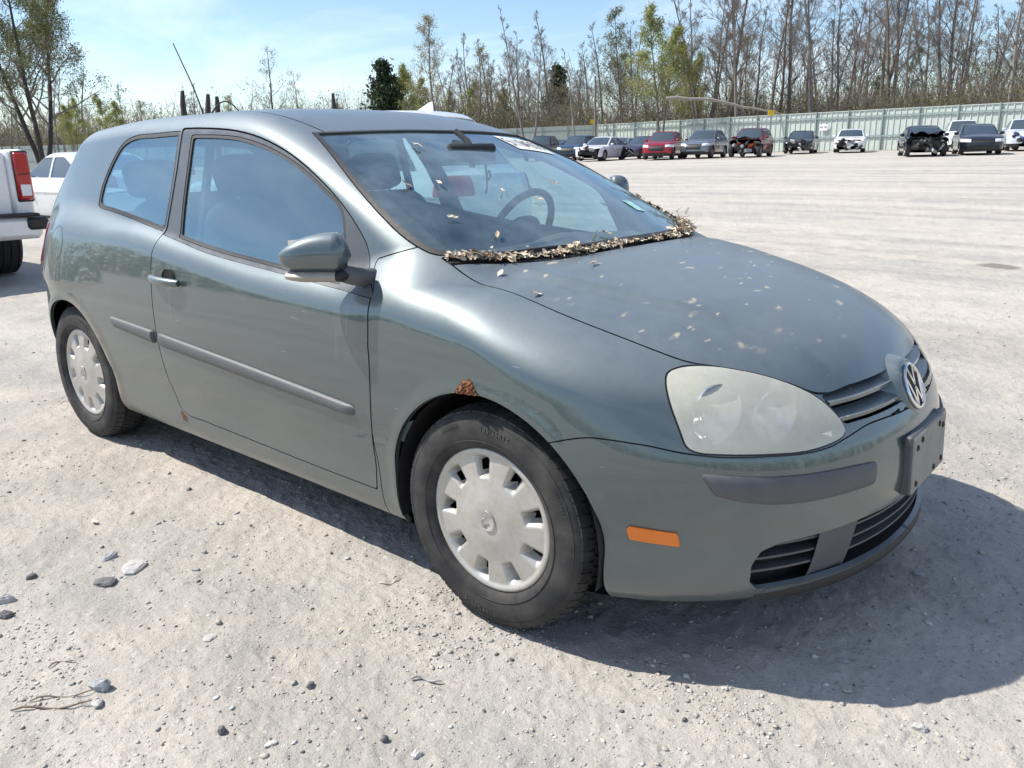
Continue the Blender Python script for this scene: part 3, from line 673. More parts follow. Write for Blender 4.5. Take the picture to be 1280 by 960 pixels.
for s_ in (1, -1):
    V = []; F = []
    G_ = np.meshgrid(np.linspace(.325, .448, 9), np.linspace(.240, .385, 7), indexing='ij'); fx_ = front_x(G_[0].ravel(), G_[1].ravel()).reshape(9, 7)
    for i, y in enumerate(np.linspace(.325, .448, 9)):
        for j, z in enumerate(np.linspace(.240, .385, 7)): V.append((float(fx_[i, j]) - .010 - .012 * (1 - (z - .24) / .145), (y + (.012 * (1 - j / 6) if i in (0, 8) else 0)) * s_, z))
    F = [(i * 7 + j, i * 7 + j + 1, i * 7 + j + 8, i * 7 + j + 7) for i in range(8) for j in range(6)]
    MB().add(V, F).build('intake_divider', GREYPL, intake, 60)
lp = MB(); V = []
yl_ = np.linspace(-.585, .585, 41)
for x, y in zip(front_x(yl_, .22), yl_):
    for k, (dx, z) in enumerate(((-.06, .232), (.004, .226), (.010, .212), (.0, .196))): V.append((x + (dx + .006) * (1 - (abs(y) / .60) ** 5) - .006, y, z))
lp.add(V, [(4 * i + k, 4 * i + k + 1, 4 * i + k + 5, 4 * i + k + 4) for i in range(40) for k in range(3)]).build('spoiler_edge', BLACKPL, intake, 60)
# badge pod and emblem
bx = .822; bz = .656; Bm = Matrix.Translation((bx, 0, bz)) @ Matrix.Rotation(R(90 - 24), 4, 'Y') @ Matrix.Rotation(R(90), 4, 'Z')
m = MB(); m.lathe([(.112, -.055), (.098, -.030), (.086, -.012), (.080, -.004), (.074, -.001), (.066, -.003), (0, -.004)], 40, Bm); pod = m.build('badge_pod', PAINT, grille, 50)
m = MB(); m.lathe([(.064, -.003), (.066, .004), (.063, .0075), (.0585, .0075), (.056, .004), (.056, -.003)], 48, Bm); em = m.build('emblem_ring', CHROME, grille, 50)
m = MB(); m.lathe([(.057, .000), (0, .0)], 40, Bm); m.build('emblem_ground', BLACKPL, em)
def bar(p, q, w, r):
    a = Vector((*p, 0)); b = Vector((*q, 0)); n_ = Vector((-(b - a).y, (b - a).x, 0)).normalized() * w / 2
    return [(a.x + n_.x, a.y + n_.y), (a.x - n_.x, a.y - n_.y), (b.x - n_.x, b.y - n_.y), (b.x + n_.x, b.y + n_.y)]
S_ = .056
for p, q in (((-.40, .90), (0.0, .06)), ((.40, .90), (0.0, .06)), ((-.86, .48), (-.34, -.90)), ((.86, .48), (.34, -.90)), ((-.36, -.90), (0.0, -.06)), ((.36, -.90), (0.0, -.06))):
    m = MB(); m.prism(bar((p[0] * S_, p[1] * S_), (q[0] * S_, q[1] * S_), .0105, 0), .0005, .0065, Bm); m.build('emblem_bar', CHROME, em)
# licence plate holder, no plate on it
px = .879; Pm = Matrix.Translation((px, 0, .478)) @ Matrix.Rotation(R(-3), 4, 'Y')
m = MB(); m.box((0, 0, 0), (.012, .318, .158), bev=.004); m.v = [tuple(Pm @ Vector(p)) for p in m.v]
ph = m.build('plate_holder', plain('weathered_holder', (.30, .278, .245), .7, var=.35, scale=14), bmp, 30)
m = MB(); m.box((-.022, 0, 0), (.034, .30, .135), bev=.006); m.box((-.008, 0, .070), (.02, .335, .028), bev=.004); m.box((-.012, -.152, 0), (.03, .022, .158), bev=.004); m.box((-.012, .152, 0), (.03, .022, .158), bev=.004)
m.v = [tuple(Pm @ Vector(p)) for p in m.v]; m.build('holder_frame', GREYPL, ph, 30)
for y, z in ((-.125, .045), (-.125, -.055), (.125, .045), (.125, -.055), (.085, .058), (-.085, .058), (.05, -.06)):
    m = MB(); m.lathe([(.0085, .0), (.0085, .003), (.005, .0035), (.0045, -.002), (0, -.002)], 10, Pm @ Matrix.Translation((.006, y, z)) @ Matrix.Rotation(R(90), 4, 'Y')); m.build('screw_hole', BLACKPL, ph)

# ---- door mirrors
def door_mirror(sgn, off=(0, 0, 0), par=hatch):
    a = Vector((-.512, -.848, 0)); b = Vector((-.675, -.985, 0)); ax_ = (b - a).normalized(); fr = Vector((-ax_.y, ax_.x, 0)); fr = fr if fr.x > 0 else -fr
    L = (b - a).length; V = []; F = []; n, mm_ = 26, 22
    for i in range(mm_ + 1):
        t = i / mm_                                   # along the housing, inboard to outboard
        s1 = min(1, (t / .16)) ** .5 * (1 - max(0, (t - .55) / .45) ** 2.6 * .98) ** .5
        hh = .064 * s1; ctr = 1.008; dp = .062 * s1 * (1 - .25 * t); tp = 1.06 - .62 * max(0, (t - .30) / .70) ** 1.5
        for k in range(n):
            th = 2 * math.pi * k / n; c_, s_ = math.cos(th), math.sin(th)
            q = math.copysign(abs(c_) ** .75, c_); w_ = math.copysign(abs(s_) ** .8, s_)
            d_ = dp * (q if q > 0 else q * .55); zz_ = ctr + hh * (w_ * (tp if w_ > 0 else .74))
            P = a + (b - a) * t + fr * d_; V.append((P.x, P.y, zz_))
    F = [(i * n + k, i * n + (k + 1) % n, (i + 1) * n + (k + 1) % n, (i + 1) * n + k) for i in range(mm_) for k in range(n)] + [tuple(range(n)), tuple(range(mm_ * n, (mm_ + 1) * n))]
    mir = lambda V: [(x + off[0], (y + off[1]) * sgn, z + off[2]) for x, y, z in V]
    hs = MB().add(mir(V), F).build('door_mirror', PAINT, par, 50)
    V2 = []; n2 = 14
    for i in range(11):
        t = .02 + i * .088
        s1 = min(1, t / .10 + .3) * (1 - max(0, (t - .6) / .4) ** 2 * .8)
        for k in range(n2):
            th = 2 * math.pi * k / n2; P = a + (b - a) * t + fr * (.052 * math.cos(th) * s1); V2.append((P.x, P.y, .953 + .020 * math.sin(th) * s1))
    F2 = [(i * n2 + k, i * n2 + (k + 1) % n2, (i + 1) * n2 + (k + 1) % n2, (i + 1) * n2 + k) for i in range(10) for k in range(n2)]
    lens = MB().add(mir(V2[2 * n2:]), F2[:8 * n2] + [tuple(range(n2)), tuple(range(8 * n2, 9 * n2))]).build('repeater_strip', plain('dull_cream_lens', (.36, .33, .28), .4) if sgn == 1 else bpy.data.materials['dull_cream_lens'], hs, 50)
    MB().add(mir(V2[:3 * n2]), F2[:2 * n2] + [tuple(range(n2)), tuple(range(2 * n2, 3 * n2))]).build('mirror_base', BLACKPL, hs, 50)
    m = MB(); m.tube(mir([(-.500, -.78, .940), (-.502, -.82, .942), (-.515, -.85, .950), (-.54, -.88, .960)]), [.026, .028, .028, .024], 12); m.build('mirror_stalk', GREYPL, hs, 60)
    m = MB(); g = [a + (b - a) * t - fr * .0365 for t in (.14, .9)]
    m.add(mir([(g[0].x, g[0].y, .965), (g[1].x, g[1].y, .975), (g[1].x, g[1].y, 1.05), (g[0].x, g[0].y, 1.065)]), [(0, 1, 2, 3)]); m.build('mirror_glass', CHROME, hs)
door_mirror(1); door_mirror(-1, (-.17, .035, .11))

# ---- wheels
def tyre_profile():
    return [(.206, .072), (.214, .088), (.232, .0965), (.262, .0985), (.285, .0955), (.300, .089), (.3095, .080), (.3150, .068), (.3172, .050), (.3175, .0465), (.3105, .0455), (.3105, .0385), (.3178, .0375), (.3180, .0050), (.311, .0040), (.311, -.0040), (.3180, -.0050)]
def make_wheel(name, loc, sgn, steer=0, spin=0):
    W_ = empty(name, loc, steer); W_.parent = hatch
    Rm = Matrix.Rotation(R(90) * sgn, 4, 'X')         # lathe axis z -> outboard
    pr = tyre_profile(); pr = pr + [(r, -h) for r, h in pr[::-1][1:]]
    m = MB(); m.lathe([(r, h) for r, h in pr], 96, Rm); ty = m.build('tyre', TYRE, W_, 40)
    # shoulder blocks: proud lugs separated by slots
    m = MB(); nb = 62
    for k in range(nb):
        a0 = 2 * math.pi * (k + .10) / nb; a1 = 2 * math.pi * (k + .90) / nb
        for h0, h1, tw in ((.047, .082, .012), (-.082, -.047, .012), (.0065, .036, .02), (-.036, -.0065, .02)):
            V = []
            for aa in (a0, a1):
                for h, s_ in ((h0, 0), (h1, tw)):
                    ro = .3215 if abs(h) < .07 else .3120
                    for r_ in (ro - .012, ro): V.append(Rm @ Vector((r_ * math.cos(aa + s_ * 2), r_ * math.sin(aa + s_ * 2), h)))
            m.add(V, [(1, 3, 7, 5), (0, 1, 5, 4), (2, 6, 7, 3), (0, 2, 3, 1), (4, 5, 7, 6)])
    tr_ = m.build('tread_blocks', TYRE, ty); tag(tr_, kind='stuff')
    # raised sidewall rings, dashes and size marking
    m = MB()
    for r_ in (.233, .2915): m.lathe([(r_ - .0014, .0945 if r_ > .25 else .0955), (r_ - .0006, .0985 if r_ < .25 else .0945), (r_ + .0006, .0985 if r_ < .25 else .0942), (r_ + .0014, .095 if r_ < .25 else .0905)], 96, Rm)
    for c0 in (20, 110, 200, 290):
        for k in range(9):
            a = R(c0 + k * 1.7)
            m.add([Rm @ Vector((r_ * math.cos(a + d_), r_ * math.sin(a + d_), .0992)) for r_, d_ in ((.270, -.006), (.270, .006), (.284, .006), (.284, -.006))], [(0, 1, 2, 3)])
    tag(m.build('sidewall_ribs', TYRE, ty, 40), kind='stuff')
    cu = bpy.data.curves.new('size_text', 'FONT'); cu.body = '195/65R15'; cu.size = .019; cu.extrude = .0012; cu.align_x = 'CENTER'; cu.space_character = 1.25
    to = bpy.data.objects.new('tmp', cu); C.objects.link(to); dg = bpy.context.evaluated_depsgraph_get(); tm = bpy.data.meshes.new_from_object(to.evaluated_get(dg)); bpy.data.objects.remove(to)
    co = np.array([v.co[:] for v in tm.vertices]); fc = [tuple(p.vertices) for p in tm.polygons]
    for a0 in (90 - spin, 270 - spin):
        rr_ = .262 + co[:, 1]; an = R(a0) - co[:, 0] / .268
        Vt = [Rm @ Vector((r_ * math.cos(a), r_ * math.sin(a), .0985 - .9 * max(0, (r_ - .262)) * .06 + z)) for r_, a, z in zip(rr_, an, co[:, 2])]
        MB().add(Vt, fc).build('size_marking', TYRE_MARK, ty)
    # steel rim behind, then the cover with nine scooped slots
    m = MB(); m.lathe([(.0, .02), (.06, .022), (.10, .03), (.15, .026), (.19, .03), (.196, .06), (.207, .074), (.209, .079), (.203, .079), (.19, .05)], 48, Rm); m.build('rim', STEEL, W_, 40)
    m = MB(); m.lathe([(.20, -.06), (.2, -.075), (.17, -.075), (.11, .012), (.0, .015)], 40, Rm); m.build('brake', STEEL, W_, 40)
    nr, na = 46, 216; rr = np.concatenate([np.linspace(.004, .10, 14), np.linspace(.104, .208, 30), [.211, .2145]]); th = 2 * np.pi * np.arange(na) / na
    RR, TH = np.meshgrid(rr, th, indexing='ij')
    Hh = .083 - .10 * np.clip(RR - .05, 0, 1) ** 2 * 3.0 + .010 * np.exp(-((RR - .045) / .05) ** 2)
    Hh = Hh - .0025 * sstep((.074 - RR) / .003) * sstep((RR - .0725) / -.001 + 1) * 0 - .002 * np.exp(-((RR - .073) / .0022) ** 2) + .0012 * np.exp(-((RR - .036) / .003) ** 2)
    Hh = Hh + .006 * sstep((RR - .186) / .012) - .016 * sstep((RR - .206) / .008)
    ph_ = (TH * 9 / (2 * np.pi) + .25) % 1 - .5                    # -.5..+.5 across a spoke/slot pitch
    ang = ph_ * 2 * np.pi / 9 * RR                                # metres across
    half = .0165 + .13 * (RR - .13)
    sl = np.maximum(np.abs(ang + .002) - half, np.maximum(.128 - RR, RR - .183))       # slot outline
    scoop = sstep(-(sl - .006) / .020)
    Hh = Hh - .030 * scoop * sstep(.5 + (ang / half) * .55 + .25)
    Hh = Hh - .010 * scoop
    Vc = np.stack([RR * np.cos(TH), RR * np.sin(TH), Hh], 2).reshape(-1, 3)
    idx = np.arange(nr * na).reshape(nr, na); a_ = idx[:-1, :]; b_ = idx[1:, :]; Q = np.stack([a_, b_, np.roll(b_, -1, 1), np.roll(a_, -1, 1)], 2).reshape(-1, 4)
    Vc = np.concatenate([Vc, [[0, 0, Hh[0, 0]]]]); Tq = np.concatenate([Q[:, [0, 1, 2]], Q[:, [0, 2, 3]], np.stack([idx[0], np.roll(idx[0], -1), np.full(na, nr * na)], 1)])
    hole = np.maximum(np.abs(ang - half * .22) - half * .56, np.maximum(.141 - RR, RR - .172)).reshape(-1); hole = np.append(hole, 1.)
    fn_ = np.cross(Vc[Tq[:, 1]] - Vc[Tq[:, 0]], Vc[Tq[:, 2]] - Vc[Tq[:, 0]]); Nn = np.zeros_like(Vc)
    for k in range(3): np.add.at(Nn, Tq[:, k], fn_)
    Nn /= np.maximum(np.linalg.norm(Nn, axis=1), 1e-12)[:, None]
    cv = cut((Vc, Nn, Tq), -hole)
    Rn = np.array(Rm.to_3x3()); sp_ = np.array(Matrix.Rotation(R(spin), 3, 'Z')); A_ = Rn @ sp_
    hc_ = obj('wheel_cover', fast_mesh('wheel_cover', cv[0] @ A_.T, cv[2], cv[1] @ A_.T, COVER), W_)
    m = MB()
    for k in range(9):
        a = 2 * math.pi * k / 9 + R(spin); m.lathe([(.0028, .094), (.0028, .0965), (0, .0965)], 8, Rm @ Matrix.Translation((.062 * math.cos(a), .062 * math.sin(a), -.007)))
    tag(m.build('cover_studs', COVER, hc_), kind='stuff')
    m = MB(); pts = [Rm @ Vector(((.012 + .022 * t) * math.cos(5.4 * t * 1.1 + 2), (.012 + .022 * t) * math.sin(5.4 * t * 1.1 + 2), .0955)) for t in np.linspace(0, 1, 30)]; m.tube(pts, .0022, 6); m.build('cover_emblem', COVER, hc_, 60)
    return W_
def cover_mat():
    M = Mat('dirty_silver_cover', Metallic=.35, Roughness=.38, Coat_Weight=.15); v = M.co(); f = M.noise(v, 14, 7, .65); g = M.noise(v, 70, 4)
    M.set('Base Color', M.mix(M.rng(M.math('ADD', M.math('MULTIPLY', f, .7), M.math('MULTIPLY', g, .3)), .45, .7, .05, .75), (.50, .49, .46), (.37, .33, .26))); return M.m
COVER = cover_mat()
TYRE_MARK = plain('tyre_marking', (.085, .082, .078), .8, var=.2)
make_wheel('front_wheel', (AXF, -.7605, .3175), 1, R(1.0), 8); make_wheel('front_wheel', (AXF, .7605, .3175), -1, R(1.0), 0)
make_wheel('rear_wheel', (AXR, -.7530, .3175), 1, 0, 21); make_wheel('rear_wheel', (AXR, .7530, .3175), -1, 0, 0)

# ---- cabin
def seat(x, y, rear=False):
    nm = 'rear_seat' if rear else 'front_seat'; w = .26 if not rear else .56
    m = MB(); V, F = blob((x + .06, y, .52), (.27, w, .11), .5, .45, 24, 10); s = m.add(V, F).build(nm, CLOTH, hatch, 60)
    lean = R(-20); Mb = Matrix.Translation((x - .20, y, .52)) @ Matrix.Rotation(lean, 4, 'Y')
    V, F = blob((0, 0, .29), (.085, w * .98, .34), .4, .4, 28, 12, Mb); MB().add(V, F).build('seat_back', CLOTH, s, 60)
    for yy_ in ((0,) if not rear else (-.36, .36)):
        hh = .62 if not rear else .60
        V, F = blob((.0, yy_, hh + .115), (.055, .135, .085), .4, .5, 20, 10, Mb); MB().add(V, F).build('headrest', CLOTH, s, 60)
        m = MB()
        for q in (-.06, .06): m.tube([Mb @ Vector((0, yy_ + q, hh - .02)), Mb @ Vector((0, yy_ + q, hh + .06))], .006, 6)
        m.build('headrest_post', CHROME, s)
seat(-1.36, -.36); seat(-1.36, .36); seat(-2.18, 0, True)
V = []; F = []; yy = np.linspace(-.72, .72, 25)
prof = [(-.14, .93), (-.30, .945), (-.50, .955), (-.66, .945), (-.735, .905), (-.75, .84), (-.72, .72), (-.66, .60), (-.60, .40)]
for y in yy:
    for (x, z) in prof: V.append((x - .18 * (y / .72) ** 2 * (1 if x > -.4 else .25), y, z + .025 * math.exp(-((y - .36) / .16) ** 2) * (1 if -.75 < x < -.45 else 0)))
F = [(i * 9 + k, i * 9 + k + 1, (i + 1) * 9 + k + 1, (i + 1) * 9 + k) for i in range(24) for k in range(8)]
dash = MB().add(V, F).build('dashboard', plain('dusty_dashboard', (.050, .052, .053), .75, var=.2, scale=8, bump=.1), hatch, 60)
Ms = Matrix.Translation((-.88, .36, .965)) @ Matrix.Rotation(R(-64), 4, 'Y')
m = MB(); pts = [Ms @ Vector((.185 * math.cos(a), .185 * math.sin(a), 0)) for a in np.linspace(0, 2 * math.pi, 37)]; m.tube(pts, .0155, 10, False); sw = m.build('steering_wheel', INNER, hatch, 60)
V, F = blob((0, 0, -.01), (.075, .085, .03), .6, .6, 18, 8, Ms); MB().add(V, F).build('wheel_hub', INNER, sw, 60)
m = MB()
for a in (R(90), R(-90), R(180)): m.tube([Ms @ Vector((.05 * math.cos(a), .05 * math.sin(a), -.005)), Ms @ Vector((.18 * math.cos(a), .18 * math.sin(a), 0))], .016, 6)
m.build('wheel_spoke', INNER, sw, 60)
m = MB(); m.box((-.80, -.02, 1.292), (.035, .245, .066), rz=R(-4), bev=.012); im = m.build('cabin_mirror', INNER, hatch, 40)
m = MB(); m.tube([(-.80, -.01, 1.30), (-.84, 0, 1.335), (-.90, 0, 1.372)], .011, 8); m.box((-.80, -.02, 1.248), (.012, .02, .022)); m.build('mirror_arm', INNER, im)
m = MB(); m.tube([(-.79, .045, 1.25), (-.79, .05, 1.205), (-.79, .062, 1.19), (-.79, .074, 1.205), (-.79, .066, 1.225), (-.79, .05, 1.205), (-.79, .052, 1.165), (-.79, .044, 1.14)], .004, 6); m.build('hanging_ribbon', INNER, im)
MB().box((-1.5, 0, .30), (2.3, 1.35, .02)).build('cabin_floor', INNER, hatch); MB().box((-.95, 0, .45), (.5, .16, .25), bev=.03).build('centre_console', INNER, hatch); MB().box((-2.85, 0, .72), (.62, 1.1, .02)).build('parcel_shelf', INNER, hatch)
hlm = cut(SHELL, np.maximum(1.405 - SHELL[0][:, 2], -2.8 - SHELL[0][:, 0])); hlm = cut(hlm, hlm[0][:, 0] + 1.12); panel('headlining', both(hlm), HEADL, hatch, off=-.024, depth=0)
# belts on the B posts
for s_ in (1, -1): MB().box((-1.79, -.60 * s_, 1.0), (.035, .02, .75), rx=R(-14) * s_).build('pillar_trim', INNER, hatch)
# roof aerial
m = MB(); V, F = blob((-2.69, 0, 1.437), (.04, .018, .018), .8, .8, 14, 8); m.add(V, F); ae = m.build('aerial_base', BLACKPL, hatch, 60)
m = MB(); m.tube([(-2.69, 0, 1.445), (-2.79, 0, 1.64), (-2.945, 0, 1.868)], [.005, .0036, .0028], 7); m.build('aerial_rod', BLACKPL, ae, 60)
# auction number sticker and service sticker on the inside of the windscreen
WHITEP = plain('white_paper', (.80, .80, .79), .6, var=.04); INK = plain('black_ink', (.03, .03, .035), .6)
def sticker(name, x0, x1, y0, y1, mat, text=None):
    nx, ny = 5, 9
    V = glass_pts([(x0 + (x1 - x0) * i / (nx - 1), y0 + (y1 - y0) * j / (ny - 1)) for i in range(nx) for j in range(ny)], -.0015)[0]
    F = [(i * ny + j, i * ny + j + 1, (i + 1) * ny + j + 1, (i + 1) * ny + j) for i in range(nx - 1) for j in range(ny - 1)]
    st = MB().add(V, F).build(name, mat, ws_ob)
    if text:
        cu = bpy.data.curves.new('t', 'FONT'); cu.body = text; cu.size = 1; cu.align_x = 'CENTER'; cu.align_y = 'CENTER'
        to = bpy.data.objects.new('tmp', cu); C.objects.link(to); dg = bpy.context.evaluated_depsgraph_get(); tm = bpy.data.meshes.new_from_object(to.evaluated_get(dg)); bpy.data.objects.remove(to)
        co = np.array([v.co[:] for v in tm.vertices]); w = np.ptp(co[:, 0]); h = np.ptp(co[:, 1])
        Vt = glass_pts(np.c_[(x0 + x1) / 2 - co[:, 1] / h * (x1 - x0) * .62, (y0 + y1) / 2 + co[:, 0] / w * (y1 - y0) * .9], -.0003)[0]
        MB().add(Vt, [tuple(p.vertices) for p in tm.polygons]).build('sticker_text', INK, st)
sticker('number_sticker', -.945, -.80, .265, .50, WHITEP, '51184353'); sticker('service_sticker', -.37, -.30, .36, .42, plain('pale_green_paper', (.35, .62, .56), .6))
# ---------------------------------------------------------------- ground: one gravel sheet, level round the car, rising gently across the yard
FX, FY = math.cos(CY), math.sin(CY); RX, RY = math.sin(CY), -math.cos(CY)
def yard(x, y):
    """metres ahead of and to the right of where the photographer stands"""
    dx = np.asarray(x, float) - CAM.x; dy = np.asarray(y, float) - CAM.y; return dx * FX + dy * FY, dx * RX + dy * RY
def gz(x, y):
    d, l = yard(x, y); d = np.asarray(d); s = sstep((d - 5) / 12)
    return s * (.020 * 45 * np.tanh(l / 45) + .014 * (85 * np.tanh(np.maximum(d, 0) / 85) * 1.08 - 5.3))
def at(px, py, depth):
    """ground point below a sight line: photo column px, row py, metres along the axis"""
    P = CAM + depth * (fw + rt * ((px - 640) / 1016.59) - up * ((py - 480) / 1016.59)); return Vector((P.x, P.y, float(gz(P.x, P.y))))
def vnoise(x, y, seed):
    xi = np.floor(x).astype(np.int64); yi = np.floor(y).astype(np.int64); fx = x - xi; fy = y - yi
    def h(a, b):
        n = (a * 374761393 + b * 668265263 + seed * 974634777) & 0x7fffffff; n = ((n ^ (n >> 13)) * 1274126177) & 0x7fffffff; return ((n ^ (n >> 16)) & 0xffff) / 65535.
    u = fx * fx * (3 - 2 * fx); v = fy * fy * (3 - 2 * fy)
    return (h(xi, yi) * (1 - u) + h(xi + 1, yi) * u) * (1 - v) + (h(xi, yi + 1) * (1 - u) + h(xi + 1, yi + 1) * u) * v - .5
def micro(x, y):
    z = .020 * vnoise(x / .9, y / .9, 1) + .013 * vnoise(x / .33 + 7, y / .33, 2) + .008 * vnoise(x / .13, y / .13 + 3, 3) + .0066 * vnoise(x / .055, y / .055, 4) + .0050 * np.maximum(0, vnoise(x / .024, y / .024, 5)) * 2
    r = np.hypot(x - CAM.x, y - CAM.y); return (z - .004) * (1 - .7 * sstep((r - 12) / 30))
def make_ground():
    ang = np.concatenate([np.linspace(-.70, .70, 760), np.linspace(.72, 2 * math.pi - .72, 130)]) + CY
    rad = [.0, .35, .7]; 
    while rad[-1] < 14: rad.append(max(rad[-1] * 1.0068, rad[-1] + .012))
    while rad[-1] < 1500: rad.append(rad[-1] * 1.045)
    rad = np.array(rad); RR, A = np.meshgrid(rad[1:], ang, indexing='ij'); X = CAM.x + RR * np.cos(A); Y = CAM.y + RR * np.sin(A)
    Z = gz(X, Y) + micro(X, Y) * (RR < 80); V = np.stack([X, Y, Z], 2).reshape(-1, 3)
    n, m = RR.shape; idx = np.arange(n * m).reshape(n, m); a = idx[:-1]; b = idx[1:]
    Q = np.stack([a, b, np.roll(b, -1, 1), np.roll(a, -1, 1)], 2).reshape(-1, 4)
    V = np.concatenate([V, [[CAM.x, CAM.y, 0]]]); T = np.stack([idx[0], np.roll(idx[0], -1), np.full(m, n * m), np.full(m, n * m)], 1)[:, :3]
    M = Mat('yard_gravel', Roughness=.95); M.b.inputs['Specular IOR Level'].default_value = .25
    v = M.co('Object'); big = M.noise(v, .55, 6, .6); mid = M.noise(v, 3.1, 7, .62); fine = M.noise(v, 38, 6, .7)
    tr = M.noise(M.co('Object', scale=(.09, 1.15, 1), rot=(0, 0, -(CY - math.pi / 2) + R(4))), 1.0, 7, .62)
    col = M.mix(M.rng(mid, .32, .68), (.335, .316, .290), (.545, .492, .420))
    col = M.mix(M.rng(big, .45, .62, 0, .8), col, (.345, .335, .318))
    col = M.mix(M.rng(tr, .46, .62, 0, .75), col, (.55, .51, .455)); col = M.mix(M.rng(tr, .46, .32, 0, .55), col, (.29, .275, .25))
    for sc, th, lo, hi in ((70, .72, (.17, .165, .16), (.66, .64, .60)), (150, .60, (.20, .19, .18), (.62, .59, .54))):
        vo = M.n('ShaderNodeTexVoronoi', {'Vector': v, 'Scale': float(sc)}); c3 = M.n('ShaderNodeSeparateColor', {0: vo.outputs['Color']}).outputs
        st = M.math('MULTIPLY', M.math('GREATER_THAN', c3[0], th), M.rng(vo.outputs['Distance'], .42, .30))
        col = M.mix(M.math('MULTIPLY', st, .62), col, M.mix(c3[1], lo, hi))
    col = M.mix(M.rng(fine, .3, .7, 0, .34), col, (.30, .28, .25))
    # a damp brown patch out on the yard
    P = at(1237, 417, 9.05); d = M.n('ShaderNodeVectorMath', {0: v, 1: (P.x, P.y, P.z)}, operation='DISTANCE').outputs['Value']
    col = M.mix(M.rng(M.math('ADD', d, M.math('MULTIPLY', mid, .25)), .36, .28, 0, .75), col, (.15, .125, .10))
    M.set('Base Color', col)
    h = M.math('ADD', M.math('MULTIPLY', fine, .6), M.math('MULTIPLY', M.noise(v, 120, 4, .7), .35)); M.bump(h, .85, .016)
    me = fast_mesh('ground', V, np.concatenate([Q[:, [0, 1, 2]], Q[:, [0, 2, 3]], T]), None, M.m); me.polygons.foreach_set('use_smooth', [True] * len(me.polygons))
    return tag(obj('ground', me), kind='structure')
make_ground()
def zat(x, y): return float(gz(x, y) + micro(np.array([x]), np.array([y]))[0])

# loose gravel: one mass of small stones close by
def stone_shape(rng, s, flat=.6, k=0):
    V = np.array([(1, 0, 0), (-1, 0, 0), (0, 1, 0), (0, -1, 0), (0, 0, 1), (0, 0, -1), (.62, .62, .45), (-.62, .62, .45), (-.62, -.62, .45), (.62, -.62, .45)], float)
    F = np.array([(0, 6, 9), (6, 4, 9), (9, 4, 8), (8, 4, 7), (7, 4, 6), (0, 2, 6), (2, 7, 6), (2, 1, 7), (1, 8, 7), (1, 3, 8), (3, 9, 8), (3, 0, 9), (0, 5, 2), (2, 5, 1), (1, 5, 3), (3, 5, 0)])
    V = V * (1 + (rng.random((len(V), 1)) - .5) * .55) * np.array([1, .55 + .4 * rng.random(), flat * (.6 + .6 * rng.random())])
    a = rng.random() * 6.28; c, s_ = math.cos(a), math.sin(a); V = V @ np.array([[c, -s_, 0], [s_, c, 0], [0, 0, 1]]).T
    return V * s, F
def make_gravel(n=46000):
    rng = np.random.default_rng(5); protos = [stone_shape(rng, 1.) for _ in range(24)]; VV = []; FF = []; b = 0; mats = []
    d = 1.1 * np.exp(rng.random(n) * math.log(13 / 1.1)); a = CY + (rng.random(n) - .5) * 1.42; x = CAM.x + d * np.cos(a); y = CAM.y + d * np.sin(a)
    cl = vnoise(x / .8, y / .8, 21) + .6 * vnoise(x / .25, y / .25, 22); keep = (cl > .08) | (rng.random(n) < .22); x = x[keep]; y = y[keep]
    sz = .0024 * np.exp(np.abs(rng.normal(0, .58, len(x)))); sz = np.minimum(sz, .014); z = gz(x, y) + micro(x, y)
    for i in range(len(x)):
        V, F = protos[i % 24]; VV.append(V * sz[i] + [x[i], y[i], z[i] + sz[i] * .12]); FF.append(F + b); b += len(V); mats.append(np.full(len(F), rng.choice(4, p=[.46, .28, .20, .06])))
    mm = [plain('stone_tan', (.42, .385, .33), .9, var=.3, scale=90), plain('stone_grey', (.33, .325, .31), .9, var=.3, scale=90), plain('stone_pale', (.58, .56, .52), .9, var=.2, scale=90), plain('stone_dark', (.12, .115, .11), .9, var=.4, scale=90)]
    me = fast_mesh('loose_gravel', np.concatenate(VV), np.concatenate(FF), None, mm); me.polygons.foreach_set('material_index', np.concatenate(mats).astype(np.int32))
    tag(obj('loose_gravel', me), 'small loose stones strewn over the dusty yard', 'gravel', kind='stuff')
make_gravel()
